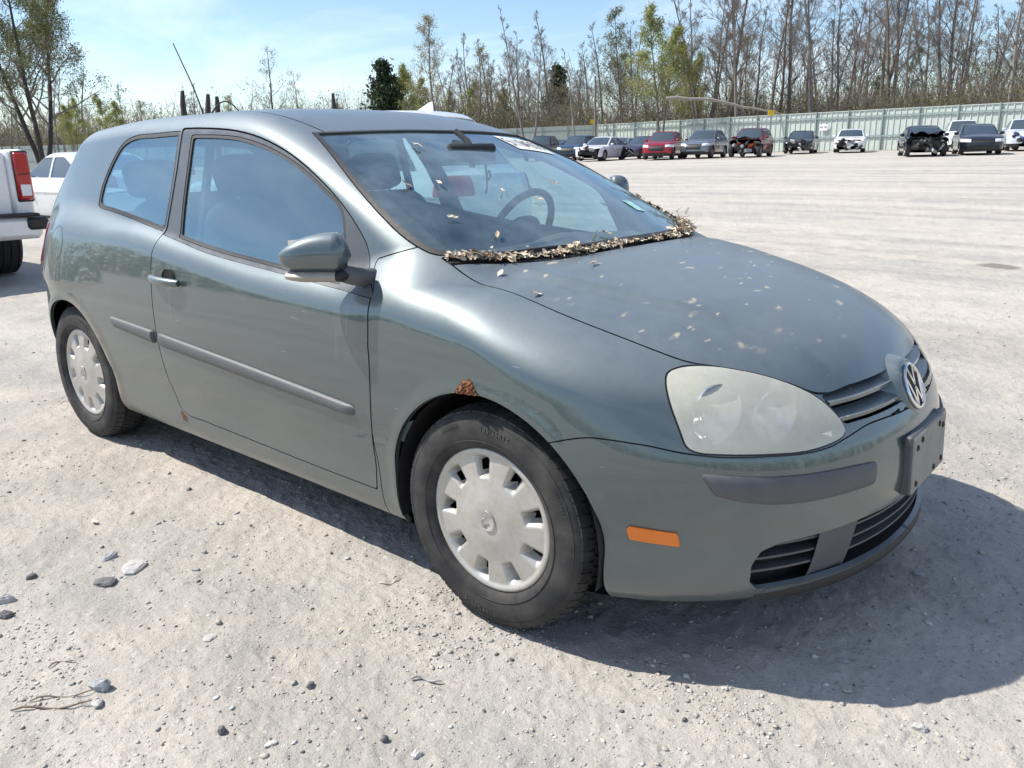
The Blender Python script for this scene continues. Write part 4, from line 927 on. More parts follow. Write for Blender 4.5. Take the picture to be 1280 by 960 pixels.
# ---------------------------------------------------------------- the other cars in the yard
RNG2 = np.random.default_rng(11)
CARGLASS = Mat('dark_car_glass', Base_Color=(.05, .07, .085), Roughness=.06, Coat_Weight=.5).m
CARBLACK = plain('car_black_trim', (.02, .02, .021), .55, var=.3); CARTYRE = plain('yard_tyre', (.028, .028, .028), .85, var=.3); ALLOY = plain('alloy_grey', (.42, .42, .42), .35, .7, var=.15)
LAMPW = Mat('clear_lamp', Base_Color=(.75, .77, .78), Roughness=.12, Coat_Weight=.8).m
def carpaint(name, col, metal=.35, rough=.3): return plain(name, col, rough, metal, var=.10, scale=4, coat=.9)
def generic(p):
    L, W, H = p['L'], p['W'] / 2, p['H']; hz = p['hood']; b = p['belt']; wsb, wst, rfe, rgb = p['wsb'], p['wst'], p['rfe'], p['rgb']; deck = p['deck']
    def wsx(z): return wsb + (wst - wsb) * (z - hz) / (H - .07 - hz)
    def rgx(z): return rgb + (rfe - rgb) * (z - deck) / (H - .07 - deck)
    def fn(x, y, z):
        y = np.abs(y); w = W * pchip(z, [.1, .2, .3, .5, .65, .85, b, b + .3], [.90, .94, .975, .995, 1.0, .985, .945, .90])
        for ax in (p['wb'] / 2 + p['wo'], -p['wb'] / 2 + p['wo']): w = w + .012 * np.exp(-((np.hypot(x - ax, z - .33) - .38) / .05) ** 2)
        xf = L / 2 - .9 * np.abs(np.maximum(0, z - .55)) ** 2 - .3 * np.maximum(0, .35 - z); xr = -L / 2 + .25 * np.maximum(0, z - .6) ** 2 + .3 * np.maximum(0, .35 - z)
        uf = np.clip(x - (xf - .62), 0, 3) / .62; ur = np.clip((xr + .45) - x, 0, 3) / .45; n = 2.4; v = y / w
        side = ((np.maximum(uf, ur) ** n + v ** n) ** (1 / n) - 1) * .8
        hc = pchip(x, [-L / 2, rgb - .05, rgb + .35, wsb - .5, wsb - .05, (wsb + L / 2) / 2, L / 2 - .28, L / 2 + .05], [deck - .03, deck, b, b - .02, hz, hz - .045, hz - .16, hz - .42])
        low = rmax(rmax(side, (z - (hc - .05 * (y / W) ** 2)) * .95, .08), p['gc'] - z, .03)
        g = W * .93 - .32 * (z - b) - .15 * np.maximum(0, z - b) ** 2; fs = (y - g) * .93
        ws = (x - wsx(z) + .30 * y ** 2) * .5; rg = (rgx(z) - x + .16 * y ** 2) * p.get('rs', .6); rf = z - (H - .05 * y ** 2 - .035 * ((x - (wst + rfe) / 2) / 1.0) ** 2)
        gr = rmax(rmax(rmax(ws, rf, .12), rg, .10), fs, .07); return rmin(low, np.maximum(gr, b - .25 - z), .03)
    return fn, wsx, rgx
def make_car(name, p, paint, label, pos, yaw, group=None, wreck=None, hood_mat=None, h=.042):
    root = empty(name, pos, yaw, label, 'car', group); fn, wsx, rgx = generic(p); L = p['L']; H = p['H']; b = p['belt']
    V, Q = surface_net(h, (-L / 2 - .1, -p['W'] / 2 - .08, .1), (L / 2 + .12, p['W'] / 2 + .08, H + .06), fn)
    eps = 2e-3
    def gd(P): x, y, z = P.T; return np.stack([fn(x + eps, y, z) - fn(x - eps, y, z), fn(x, y + eps, z) - fn(x, y - eps, z), fn(x, y, z + eps) - fn(x, y, z - eps)], 1) / (2 * eps)
    for _ in range(2): g = gd(V); V = V - np.clip(fn(*V.T) / np.maximum((g * g).sum(1), .05), -.03, .03)[:, None] * g
    N = gd(V); N /= np.maximum(np.linalg.norm(N, axis=1), 1e-6)[:, None]; T = np.concatenate([Q[:, [0, 1, 2]], Q[:, [0, 2, 3]]])
    f_ = np.cross(V[T[:, 1]] - V[T[:, 0]], V[T[:, 2]] - V[T[:, 0]])
    if (f_ * N[T[:, 0]]).sum() < 0: T = T[:, ::-1]
    M = (V, N, T); rest = M; ax_f = p['wb'] / 2 + p['wo']; ax_r = -p['wb'] / 2 + p['wo']; wr = p['wr']
    roofz = lambda V: H - .05 * V[:, 1] ** 2 - .035 * (V[:, 0] - (p['wst'] + p['rfe']) / 2) ** 2
    for ax in (ax_f, ax_r): _, rest = split(rest, lambda V, N: np.maximum(np.hypot(V[:, 0] - ax, V[:, 2] - wr) - wr * 1.14, .45 - np.abs(V[:, 1])), 0)
    arch = rest
    if wreck:
        nz = lambda V: .10 * vnoise(V[:, 1] * 6, V[:, 2] * 7, 31) + .22 * vnoise(V[:, 1] * 2.2, V[:, 2] * 2.5, wreck['seed'])
        _, rest = split(rest, lambda V, N: (L / 2 - wreck['depth'] * (1.0 if wreck.get('all') else .5 + .5 * np.tanh(-V[:, 1] * wreck.get('s', 1) * 3))) - V[:, 0] + nz(V), 0)
    def take(f, gap=.004):
        nonlocal rest
        a, rest = split(rest, f, gap); return a
    def sidef(x0f, x1f): return lambda V, N: np.maximum.reduce([b + .035 - V[:, 2], V[:, 2] - (roofz(V) - .085), V[:, 0] - x1f(V), x0f(V) - V[:, 0], (.5 - np.abs(N[:, 1])) * .3])
    xb = (p['wst'] + p['rfe']) / 2 + p.get('bp', .05)
    if p.get('van'): pass
    wf = take(sidef(lambda V: np.full(len(V), xb + .035), lambda V: wsx(V[:, 2]) - .22)); wrr = take(sidef(lambda V: rgx(V[:, 2]) + p.get('cp', .30), lambda V: np.full(len(V), xb - .035)))
    wsg = take(lambda V, N: np.maximum.reduce([p['hood'] + .03 - V[:, 2], V[:, 2] - (roofz(V) - .05), (.28 - N[:, 0]) * .3, np.abs(V[:, 1]) - (p['W'] / 2 * .93 - .32 * (V[:, 2] - b) - .10), p['wst'] - .1 - V[:, 0]]))
    rwg = take(lambda V, N: np.maximum.reduce([p['deck'] + .06 - V[:, 2], V[:, 2] - (roofz(V) - .06), (.30 + N[:, 0]) * .3, np.abs(V[:, 1]) - (p['W'] / 2 * .93 - .32 * (V[:, 2] - b) - .12), V[:, 0] - p['rfe'] - .05]))
    bodyname = 'body'
    if hood_mat is not None:
        hd = take(lambda V, N: np.maximum.reduce([(.55 - N[:, 2]) * .2, p['wsb'] - .08 - V[:, 0], V[:, 2] - p['hood'] - .03, np.abs(V[:, 1]) - p['W'] / 2 * .82]), .006); panel('bonnet', hd, hood_mat, root, depth=.02, seam=False)
    if not wreck:
        fl = take(lambda V, N: np.maximum.reduce([V[:, 2] - .40, p['gc'] + .06 - V[:, 2], L / 2 - .5 - V[:, 0], np.abs(V[:, 1]) - p['W'] * .37]), .003); panel('front_grille', fl, CARBLACK, root, off=-.015, depth=0)
        fg = take(lambda V, N: np.maximum.reduce([V[:, 2] - p.get('gt', .66), .50 - V[:, 2], L / 2 - .5 - V[:, 0], np.abs(V[:, 1]) - p['W'] * .24]), .003); panel('grille', fg, CARBLACK, root, off=-.012, depth=0)
        for s_ in (1, -1):
            hl = take(lambda V, N: np.maximum.reduce([V[:, 2] - (.60 + p.get('lz', .12) + .05 * np.abs(V[:, 1])), .60 + p.get('lz', .12) - .14 + .04 * np.abs(V[:, 1]) - V[:, 2], L / 2 - .75 - V[:, 0], p['W'] * .27 - V[:, 1] * s_]), .004); panel('headlamp', hl, LAMPW, root, off=.002, depth=.01, seam=False)
    for s_ in (1, -1):
        tl = take(lambda V, N: np.maximum.reduce([V[:, 2] - (p['deck'] - .04), p['deck'] - .24 - V[:, 2], V[:, 0] + L / 2 - .35, p['W'] * .30 - V[:, 1] * s_]), .004); panel('tail_lamp', tl, REDL, root, off=.003, depth=.01, seam=False)
        for m_, nm in ((wf, 'side_window'), (wrr, 'side_window')):
            k = cut(m_, -m_[0][:, 1] * s_)
            if len(k[2]): panel(nm, k, CARGLASS, root, off=-.012, depth=0)
    low = take(lambda V, N: np.maximum(V[:, 2] - p.get('clad', .24), -10 - V[:, 0]), .0); panel('lower_trim', low, CARBLACK, root, depth=0)
    panel(bodyname, rest, paint, root, depth=.02, seam=False); panel('windscreen', wsg, CARGLASS, root, off=-.008, depth=0)
    if len(rwg[2]): panel('rear_window', rwg, CARGLASS, root, off=-.008, depth=0)
    sl = (arch[0] - arch[1] * .03, arch[1], arch[2]); 
    if wreck: sl = cut(sl, sl[0][:, 0] - (L / 2 - wreck['depth'] - .05))
    sl = cut(sl, sl[0][:, 2] - b - .02); panel('lining', sl, CARBLACK, root, depth=0)
    for ax in (ax_f, ax_r):
        for s_ in (1, -1):
            if wreck and wreck.get('nowheel') and ax == ax_f and s_ == wreck['nowheel']: continue
            Rm = Matrix.Translation((ax, s_ * (p['W'] / 2 - .13), wr)) @ Matrix.Rotation(R(-90) * s_, 4, 'X')
            m = MB(); m.lathe([(wr * .62, .09), (wr * .70, .108), (wr * .92, .105), (wr * .995, .08), (wr, .05), (wr, -.06), (wr * .9, -.11), (wr * .6, -.1)], 28, Rm); w_ = m.build('wheel', CARTYRE, root, 50)
            m = MB(); m.lathe([(wr * .63, .096), (wr * .60, .080), (wr * .52, .055), (0, .05)], 20, Rm); m.build('rim_barrel', CARBLACK, w_, 50)
            m = MB()
            for k in range(5):
                a = 2 * math.pi * k / 5; m.add([Rm @ Vector((r_ * math.cos(a + d_), r_ * math.sin(a + d_), h_)) for r_, d_, h_ in ((.04, -.6, .085), (.04, .6, .085), (wr * .62, .20, .092), (wr * .62, -.20, .092))], [(0, 1, 2, 3)])
            m.lathe([(.05, .088), (0, .09)], 12, Rm); m.lathe([(wr * .64, .094), (wr * .60, .098), (wr * .585, .09)], 28, Rm); tag(m.build('rim', ALLOY, w_, 40), kind='stuff')
    for s_ in (1, -1):
        if not p.get('nomirror'):
            Vb, Fb = blob((p['wsb'] - .48, s_ * (p['W'] / 2 + .06), b + .06), (.06, .11, .075), .7, .7, 12, 8); MB().add(Vb, Fb).build('door_mirror', paint, root, 60)
    if wreck:
        m = MB(); rg = np.random.default_rng(wreck['seed'])
        MB().box((L / 2 - wreck['depth'] - .25, 0, .55), (.5, p['W'] * .72, .42), bev=.04).build('engine_block', CARBLACK, root)
        for i in range(wreck.get('bits', 16)):
            c = (L / 2 - wreck['depth'] + rg.normal(0, .16), rg.uniform(-.75, .75), rg.uniform(.22, .85)); m = MB(); m.box(c, (rg.uniform(.1, .45), rg.uniform(.08, .4), rg.uniform(.03, .2)), rz=rg.uniform(-1, 1), ry=rg.uniform(-.8, .8), rx=rg.uniform(-1, 1), bev=.015); m.build('torn_piece', wreck['mats'][i % len(wreck['mats'])], root)
        if wreck.get('hood'):
            V_ = []; n_ = 9
            for i in range(n_):
                for j in range(n_):
                    u = i / (n_ - 1); v_ = j / (n_ - 1) - .5; V_.append((p['wsb'] + .05 + u * wreck['hood'][0], v_ * 1.45, p['hood'] - .02 + wreck['hood'][1] * math.sin(u * 2.4) + .06 * rg.normal() * u + .1 * abs(v_) * u))
            F_ = [(i * n_ + j, i * n_ + j + 1, (i + 1) * n_ + j + 1, (i + 1) * n_ + j) for i in range(n_ - 1) for j in range(n_ - 1)]; MB().add(V_, F_).build('buckled_bonnet', wreck['hoodmat'], root, 50)
    return root
SEDAN = dict(L=4.75, W=1.82, H=1.445, hood=.93, belt=.93, wsb=.98, wst=.12, rfe=-1.05, rgb=-1.85, deck=1.03, wb=2.72, wo=.03, wr=.325, gc=.17, lz=.08, rs=.5)
SUV = dict(L=4.45, W=1.85, H=1.67, hood=1.06, belt=1.06, wsb=.95, wst=.20, rfe=-1.55, rgb=-2.05, deck=1.08, wb=2.66, wo=.02, wr=.355, gc=.20, lz=.22, gt=.80, clad=.36, rs=.8)
HATCHB = dict(SEDAN, H=1.49, rfe=-1.25, rgb=-2.1, deck=1.08)
dots = lambda a, b: dict(a, **b)
def heading(theta):
    theta += R(5)                                     # nose towards us and theta to the photographer's left
    v = Vector((-FX * math.cos(theta) - RX * math.sin(theta), -FY * math.cos(theta) - RY * math.sin(theta))); return math.atan2(v.y, v.x)
def park(px, py, depth, back=.5):
    return at(px, py, depth + back)
BK = CARBLACK; CR_ = plain('bare_crushed_metal', (.33, .33, .34), .5, .6, var=.5, scale=9); ORB = plain('exposed_red_parts', (.45, .07, .02), .6, var=.3, scale=20)
P_ = carpaint; GRP = 'cars parked along the yard fence'
make_car('parked_suv', dots(SUV, dict(L=4.7, H=1.75)), P_('maroon_black', (.030, .008, .012)), 'blackish maroon SUV half hidden behind the hatchback windscreen pillar', park(678, 196, 58), heading(R(12)), GRP)
make_car('parked_car', SEDAN, P_('slate', (.03, .035, .045)), 'dark slate car squeezed behind the dark blue SUV', park(703, 194, 64), heading(R(15)), GRP)
make_car('parked_suv', SUV, P_('deep_blue', (.025, .055, .11)), 'dark blue SUV left of the white front damaged car', park(723, 196, 57), heading(R(22)), GRP)
make_car('wrecked_car', HATCHB, P_('pearl_white', (.68, .69, .74), .05), 'white hatchback with its nose torn open, parked beside the fence', park(752, 199, 52), heading(R(27)), GRP, wreck=dict(depth=.32, seed=3, s=-1, mats=[CR_, BK, CR_, BK], bits=14))
make_car('parked_car', SEDAN, P_('pale_blue', (.36, .46, .55)), 'pale blue car roof showing behind the white torn nose car', park(776, 194, 62), heading(R(25)), GRP)
make_car('wrecked_car', SEDAN, P_('plum', (.055, .05, .085)), 'dark plum sedan between the white car and the red SUV', park(803, 197, 54), heading(R(26)), GRP, wreck=dict(depth=.25, seed=9, s=1, mats=[BK, CR_], bits=8))
make_car('parked_suv', SUV, P_('cherry_red', (.36, .012, .03), .45), 'bright cherry red SUV with an undamaged chrome nose', park(829, 198, 49.6), heading(R(17)), GRP)
make_car('parked_suv', dots(SUV, dict(L=4.6, W=1.87)), P_('steel_grey', (.21, .235, .28), .6), 'steel grey SUV between the two red SUVs', park(880, 197, 49.6), heading(R(25)), GRP)
make_car('wrecked_suv', dots(SUV, dict(L=4.3)), P_('dark_red', (.20, .016, .016), .45), 'dark red SUV with front end ripped off and orange parts exposed', park(938, 197, 48), heading(R(24)), GRP, wreck=dict(depth=.70, seed=5, all=1, mats=[BK, CR_, ORB, BK, CR_, BK], bits=26, hood=(.75, .02), hoodmat=BK))
make_car('wrecked_car', dots(SEDAN, dict(L=4.85)), P_('dark_bronze', (.035, .033, .03), .5), 'near black sedan with pale bumper remains beside the white sedan', park(1001, 190.5, 53), heading(R(20)), GRP, wreck=dict(depth=.20, seed=8, s=1, mats=[plain('pale_foam', (.6, .6, .62), .7), BK, CR_], bits=10))
make_car('parked_car', SEDAN, P_('plain_white', (.78, .78, .77), .0), 'white sedan with a black nose corner standing before bare fence', park(1062, 188.5, 51.5), heading(R(19)), GRP, wreck=dict(depth=.16, seed=12, s=1, mats=[BK, CR_], bits=7))
make_car('wrecked_car', dots(SEDAN, dict(L=4.6)), P_('gloss_black', (.012, .013, .017)), 'black sedan crushed in front with its wheel laid bare', park(1151, 192, 39.4), heading(R(14)), GRP, wreck=dict(depth=.62, seed=2, all=1, mats=[BK, CR_, BK, plain('dark_metal', (.05, .05, .055), .4, .7)], bits=26, hood=(.8, .16), hoodmat=P_('black_hood', (.012, .013, .017))))
make_car('parked_suv', dots(SUV, dict(H=1.72)), P_('chalk_white', (.76, .77, .78), .0), 'white SUV standing behind the black and navy sedans', park(1200, 187, 46), heading(R(18)), GRP)
make_car('parked_car', dots(SEDAN, dict(L=4.6)), P_('navy_black', (.016, .019, .035)), 'undamaged navy black sedan in front of the white SUV', park(1219, 190.5, 39.4), heading(R(17)), GRP)
make_car('wrecked_suv', dots(SUV, dict(L=4.5)), P_('ice_blue_white', (.62, .66, .72), .1), 'white SUV with broken blue nose cut by the right picture edge', park(1278, 183, 43.5), heading(R(22)), GRP, wreck=dict(depth=.22, seed=14, s=-1, mats=[plain('blue_plastic', (.04, .09, .22), .5), BK], bits=10))
# behind the hatchback: a white SUV pointing away to the left, and a white sedan further off
pz = at(438, 330, 10.2)
make_car('white_suv', dots(SUV, dict(L=4.65, W=1.90, H=1.755, hood=1.08, belt=1.08, deck=1.10, clad=.30)), P_('bright_white', (.82, .83, .82), .0), 'large white SUV parked close behind the hatchback, seen through its windows', pz, math.atan2(-RY * .86 + FY * .5, -RX * .86 + FX * .5), h=.034)
w = bpy.data.objects['white_suv']; fb = MB(); fb.add([(-1.10, -.02, 1.725), (-1.36, -.012, 1.715), (-1.35, 0, 1.84), (-1.30, 0, 1.83), (-1.10, .02, 1.725), (-1.36, .012, 1.715)], [(0, 1, 2, 3), (4, 3, 2, 5), (0, 3, 4), (1, 5, 2)]); fb.build('roof_fin', bpy.data.materials['bright_white'], w)
pz = at(113, 285, 16.8)
make_car('white_sedan', dots(SEDAN, dict(L=4.85, H=1.44)), P_('satin_white', (.74, .75, .76), .0), 'white sedan with pale alloy wheels standing behind the pickup tail', pz, math.atan2(-RY * .80 + FY * .6, -RX * .80 + FX * .6), h=.036)
# ---- white pickup at the left edge, tail towards us
def pickup():
    PW = P_('pickup_white', (.80, .80, .79), .0)
    pos = at(57, 338, 9.2); hx, hy = FX * .66 - RX * .75, FY * .66 - RY * .75; yaw = math.atan2(hy, hx)
    root = empty('pickup_truck', pos, yaw, 'white pickup truck tail with tall red lamp at the left picture edge', 'truck')
    # local frame: x ahead, y left, right rear corner of the bed at the origin
    W = 2.0
    def rbox(name, c, d, mat, par=root, bev=.03): return MB().box(c, d, bev=bev).build(name, mat, par, 40)
    rbox('bed_side', (1.05, .045, .98), (2.06, .09, .88), PW); rbox('bed_side', (1.05, W - .045, .98), (2.06, .09, .88), PW)
    tg = rbox('tailgate', (.03, W / 2, 1.02), (.07, W - .42, .74), PW); rbox('tailgate_handle', (-.012, W / 2, 1.22), (.02, .26, .07), CARBLACK, tg, .008)
    for y in (.105, W - .105): rbox('corner_post', (.04, y, .98), (.10, .21, .86), PW)
    for y in (.075, W - .075):
        tl = rbox('tail_lamp', (-.012, y, 1.135), (.10, .150, .50), REDL, root, .02); rbox('lamp_surround', (.03, y, 1.135), (.11, .170, .54), CARBLACK, tl, .015); rbox('reverse_lens', (-.063, y, .99), (.010, .10, .12), LAMPW, tl, .004); rbox('lamp_bar', (-.064, y, 1.16), (.008, .11, .012), CARBLACK, tl, .003)
    bm = rbox('rear_bumper', (-.12, W / 2, .60), (.22, W * .98, .24), PW, root, .05); rbox('bumper_step', (-.135, W / 2, .735), (.22, W * .96, .035), CARBLACK, bm, .012)
    for y in (.07, W - .07): rbox('corner_step', (-.15, y, .64), (.22, .22, .13), CARBLACK, bm, .03)
    rbox('bed_floor', (1.05, W / 2, .80), (2.0, W - .1, .05), CARBLACK); rbox('chassis', (1.8, W / 2, .50), (4.4, .9, .18), CARBLACK)
    cab = rbox('cab', (3.05, W / 2, .98), (1.9, W, .92), PW, root, .06); V = [(2.15, .06, 1.42), (4.25, .06, 1.42), (3.6, .26, 1.92), (2.3, .26, 1.92)]; V += [(x, W - y, z) for x, y, z in V]
    MB().add(V, [(0, 1, 2, 3), (7, 6, 5, 4), (3, 2, 6, 7), (0, 3, 7, 4), (1, 5, 6, 2)]).build('cab_glass', CARGLASS, cab); rbox('cab_roof', (2.95, W / 2, 1.93), (1.35, W - .44, .06), PW, cab, .02); rbox('hood', (4.75, W / 2, .95), (1.5, W, .62), PW, root, .10)
    for x in (1.0, 4.7):
        for y in (.12, W - .12):
            Rm = Matrix.Translation((x, y, .40)) @ Matrix.Rotation(R(90), 4, 'X'); m = MB(); m.lathe([(.24, .13), (.36, .14), (.395, .11), (.40, .09), (.388, .085), (.388, .07), (.40, .065), (.40, .01), (.388, .005), (.388, -.01), (.40, -.015), (.40, -.07), (.388, -.075), (.388, -.085), (.40, -.09), (.395, -.11), (.36, -.14), (.24, -.13)], 40, Rm); w_ = m.build('wheel', CARTYRE, root, 30)
            m = MB(); m.lathe([(.24, .12), (.2, .06), (0, .06)], 24, Rm); m.lathe([(.24, -.12), (.2, -.06), (0, -.06)], 24, Rm); m.build('rim', ALLOY, w_, 40)
    m = MB(); m.box((.9, .15, .74), (1.1, .1, .1)); m.build('wheel_well', CARBLACK, root)
    rbox('toolbox', (1.9, W / 2, 1.46), (.5, W * .9, .12), PW, root, .03)
pickup()

# ---------------------------------------------------------------- steel sheet fence: posts, rails and ribbed panels
FENCE = plain('pale_green_sheet', (.52, .575, .525), .5, var=.12, scale=1.2); FENCE2 = plain('green_fence_rail', (.27, .34, .33), .5, var=.15, scale=3)
def fence(pts, label, Hf=2.62, bay=2.4):
    A, B = Vector(pts[0]), Vector(pts[1]); d = (B - A); n = max(1, round(d.length / bay)); st = d / n; yaw = math.atan2(d.y, d.x)
    root = empty('yard_fence', (A.x, A.y, float(gz(A.x, A.y))), 0, label, 'fence'); Lb = st.length; w = .385; V = []; F = []
    k = round(Lb / w); w = Lb / k; prof = []
    for i in range(k): prof += [(i * w, 0), (i * w + w * .74, 0), (i * w + w * .80, -.045), (i * w + w * .92, -.045), (i * w + w * .985, 0)]
    for x, y in prof + [(Lb, 0)]: V += [(x, y, .04), (x, y, Hf)]
    F = [(2 * i, 2 * i + 2, 2 * i + 3, 2 * i + 1) for i in range(len(prof))]
    pm = MB().add(V, F).mesh('panel', FENCE); po = MB().box((0, -.09, Hf / 2 + .03), (.09, .09, Hf + .10)).mesh('post', FENCE2)
    rm = MB().box((Lb / 2, -.085, 0), (Lb, .05, .11)).mesh('rail', FENCE2); cm = MB().box((Lb / 2, -.0, Hf + .02), (Lb, .12, .05)).mesh('cap_rail', FENCE)
    for i in range(n):
        P = A + st * i; Q = P + st; z0 = float(gz(P.x, P.y)); z1 = float(gz(Q.x, Q.y)); tilt = -math.atan2(z1 - z0, Lb)
        def put(nm, me, dz=0, t=tilt):
            o = obj(nm, me, root, (P.x - A.x, P.y - A.y, z0 - root.location.z + dz), (0, t, yaw)); o.rotation_mode = 'XYZ'; return o
        put('panel', pm); put('post', po, 0, 0); put('rail', rm, Hf - .38); put('rail', rm, .95); put('cap_rail', cm)
    return A, B, yaw, root
def fpt(px, depth): P = at(px, 190, depth); return (P.x, P.y)
f0, f1, f2 = fpt(1420, 45.0), fpt(742, 74.0), fpt(-420, 106.0)
FA = fence((f1, f0), 'pale green ribbed steel fence behind the row of parked cars'); FB = fence((f2, f1), 'farther stretch of pale green steel fence left of the hatchback roof')
# sign on the fence
P = Vector(fpt(1028, 53.2)); d = (Vector(f0) - Vector(f1)).normalized(); nrm = Vector((-FX, -FY)); 
def fence_point(px):
    a = Vector(f1); b = Vector(f0); best = min((abs(((a + (b - a) * t).to_tuple()[0]) * 0 + proj_x(a + (b - a) * t) - px), t) for t in np.linspace(0, 1, 600)); return a + (b - a) * best[1]
def proj_x(P2):
    q = Vector((P2[0], P2[1], 1.2)) - CAM; return 640 + 1016.59 * q.dot(rt) / q.dot(fw)
P = fence_point(1028); fdir = (Vector(f0) - Vector(f1)).normalized(); fn2 = Vector((fdir.y, -fdir.x)); fn2 = fn2 if fn2.dot(Vector((-FX, -FY))) > 0 else -fn2; yaw_f = math.atan2(fdir.y, fdir.x)
sg = empty('fence_sign', (P.x + fn2.x * .16, P.y + fn2.y * .16, float(gz(P.x, P.y)) + 1.62), yaw_f, 'small white notice sign fixed on the fence above the white sedan', 'sign')
MB().box((0, 0, 0), (.62, .02, .42), bev=.006).build('sign_plate', plain('sign_white', (.74, .75, .76), .5, var=.05), sg)
for x in (-.16, .14): MB().box((x, -.014, .03), (.17, .01, .11)).build('sign_mark', plain('sign_grey_mark', (.30, .31, .36), .6), sg)
YEL = plain('yellow_marker', (.78, .50, .02), .6, var=.08)
for px, py, dp, lb in ((964, 141, 58, 'yellow marker plate under the fallen pale trunk'), (741, 152, 73, 'yellow marker plate between two thin trunks above the white hatchback'), (56, 181, 99, 'yellow marker plate above the far fence at the left edge')):
    P = CAM + dp * (fw + rt * ((px - 640) / 1016.59) - up * ((py - 480) / 1016.59)); g0 = float(gz(P.x, P.y)); r_ = empty('marker_sign', (P.x, P.y, g0), CY - R(90), lb, 'sign')
    h_ = P.z - g0; MB().box((0, 0, h_), (.44, .03, .36), bev=.005).build('plate', YEL, r_); MB().box((0, .04, h_ / 2), (.06, .05, h_)).build('post', FENCE2, r_)
# ---------------------------------------------------------------- woodland behind the fence
def bark(name, a, b):
    M = Mat(name, Roughness=.9); v = M.co(scale=(1, 1, .25)); M.set('Base Color', M.mix(M.rng(M.noise(v, 9, 6, .65), .3, .7), a, b)); return M.m
BARK = [bark('grey_bark', (.12, .108, .098), (.27, .245, .22)), bark('brown_bark', (.11, .088, .070), (.22, .18, .145)), bark('pale_bark', (.20, .18, .155), (.40, .365, .32)), bark('dark_bark', (.025, .022, .020), (.07, .062, .055))]
TWIG = [bark('grey_twig', (.15, .13, .115), (.26, .225, .20)), bark('red_brown_twig', (.15, .12, .095), (.25, .205, .165))]
def leafmat(name, a, b):
    M = Mat(name, Roughness=.6); v = M.co(); c = M.mix(M.rng(M.noise(v, 1.3, 4), .3, .7), a, b); M.set('Base Color', c)
    t = M.n('ShaderNodeBsdfTranslucent', {'Color': c}).outputs[0]; M.nt.links.new(M.n('ShaderNodeMixShader', {0: .35, 1: M.b.outputs[0], 2: t}).outputs[0], M.out.inputs['Surface']); return M.m
LEAF = [leafmat('spring_leaf', (.24, .28, .07), (.38, .38, .13)), leafmat('bud_haze', (.26, .25, .12), (.38, .35, .18)), leafmat('needle_green', (.022, .045, .022), (.055, .085, .038)), leafmat('olive_leaf', (.11, .13, .045), (.21, .21, .09))]
class Tubes:
    def __init__(s): s.q = {}
    def add(s, pts, rad, k): s.q.setdefault((len(pts), k), []).append((pts, rad))
    def data(s):
        VV = []; FF = []; n = 0
        for (m, k), L in s.q.items():
            P = np.array([p for p, _ in L], float); r = np.array([r for _, r in L], float); d = np.gradient(P, axis=1); d /= np.maximum(np.linalg.norm(d, axis=2), 1e-9)[..., None]
            ref = np.where(np.abs(d[..., 2:3]) < .9, np.array([0, 0, 1.]), np.array([1., 0, 0])); u = np.cross(d, ref); u /= np.maximum(np.linalg.norm(u, axis=2), 1e-9)[..., None]; v = np.cross(d, u)
            a = 2 * np.pi * np.arange(k) / k; V = P[:, :, None] + (u[:, :, None] * np.cos(a)[:, None] + v[:, :, None] * np.sin(a)[:, None]) * r[:, :, None, None]
            i = np.arange(m - 1)[:, None] * k; j = np.arange(k)[None]; j2 = (j + 1) % k; F = np.stack([i + j, i + j2, i + k + j2, i + k + j], 2).reshape(-1, 4)
            FF.append((F[None] + (np.arange(len(L)) * m * k)[:, None, None]).reshape(-1, 4) + n); VV.append(V.reshape(-1, 3)); n += len(L) * m * k
        return np.concatenate(VV), np.concatenate(FF)
    def mesh(s, name, mat):
        s.V, s.F = s.data(); s.V = [s.V]; s.F = [s.F]; me = fast_mesh(name, np.concatenate(s.V), np.concatenate(s.F), None, mat); me.polygons.foreach_set('use_smooth', [True] * len(me.polygons)); return me
def leaves(P, size, rng, name, mat, per=1, spread=.2):
    P = np.repeat(P, per, 0) + rng.normal(0, spread, (len(P) * per, 3)); n = len(P); a = rng.normal(0, 1, (n, 3)); a /= np.linalg.norm(a, axis=1)[:, None]; b = np.cross(a, rng.normal(0, 1, (n, 3))); b /= np.maximum(np.linalg.norm(b, axis=1), 1e-6)[:, None]
    s = size * (.5 + rng.random((n, 1))); V = np.stack([P - a * s, P - b * s * .5, P + a * s, P + b * s * .5], 1).reshape(-1, 3); return fast_mesh(name, V, np.arange(4 * n).reshape(-1, 4), None, mat)
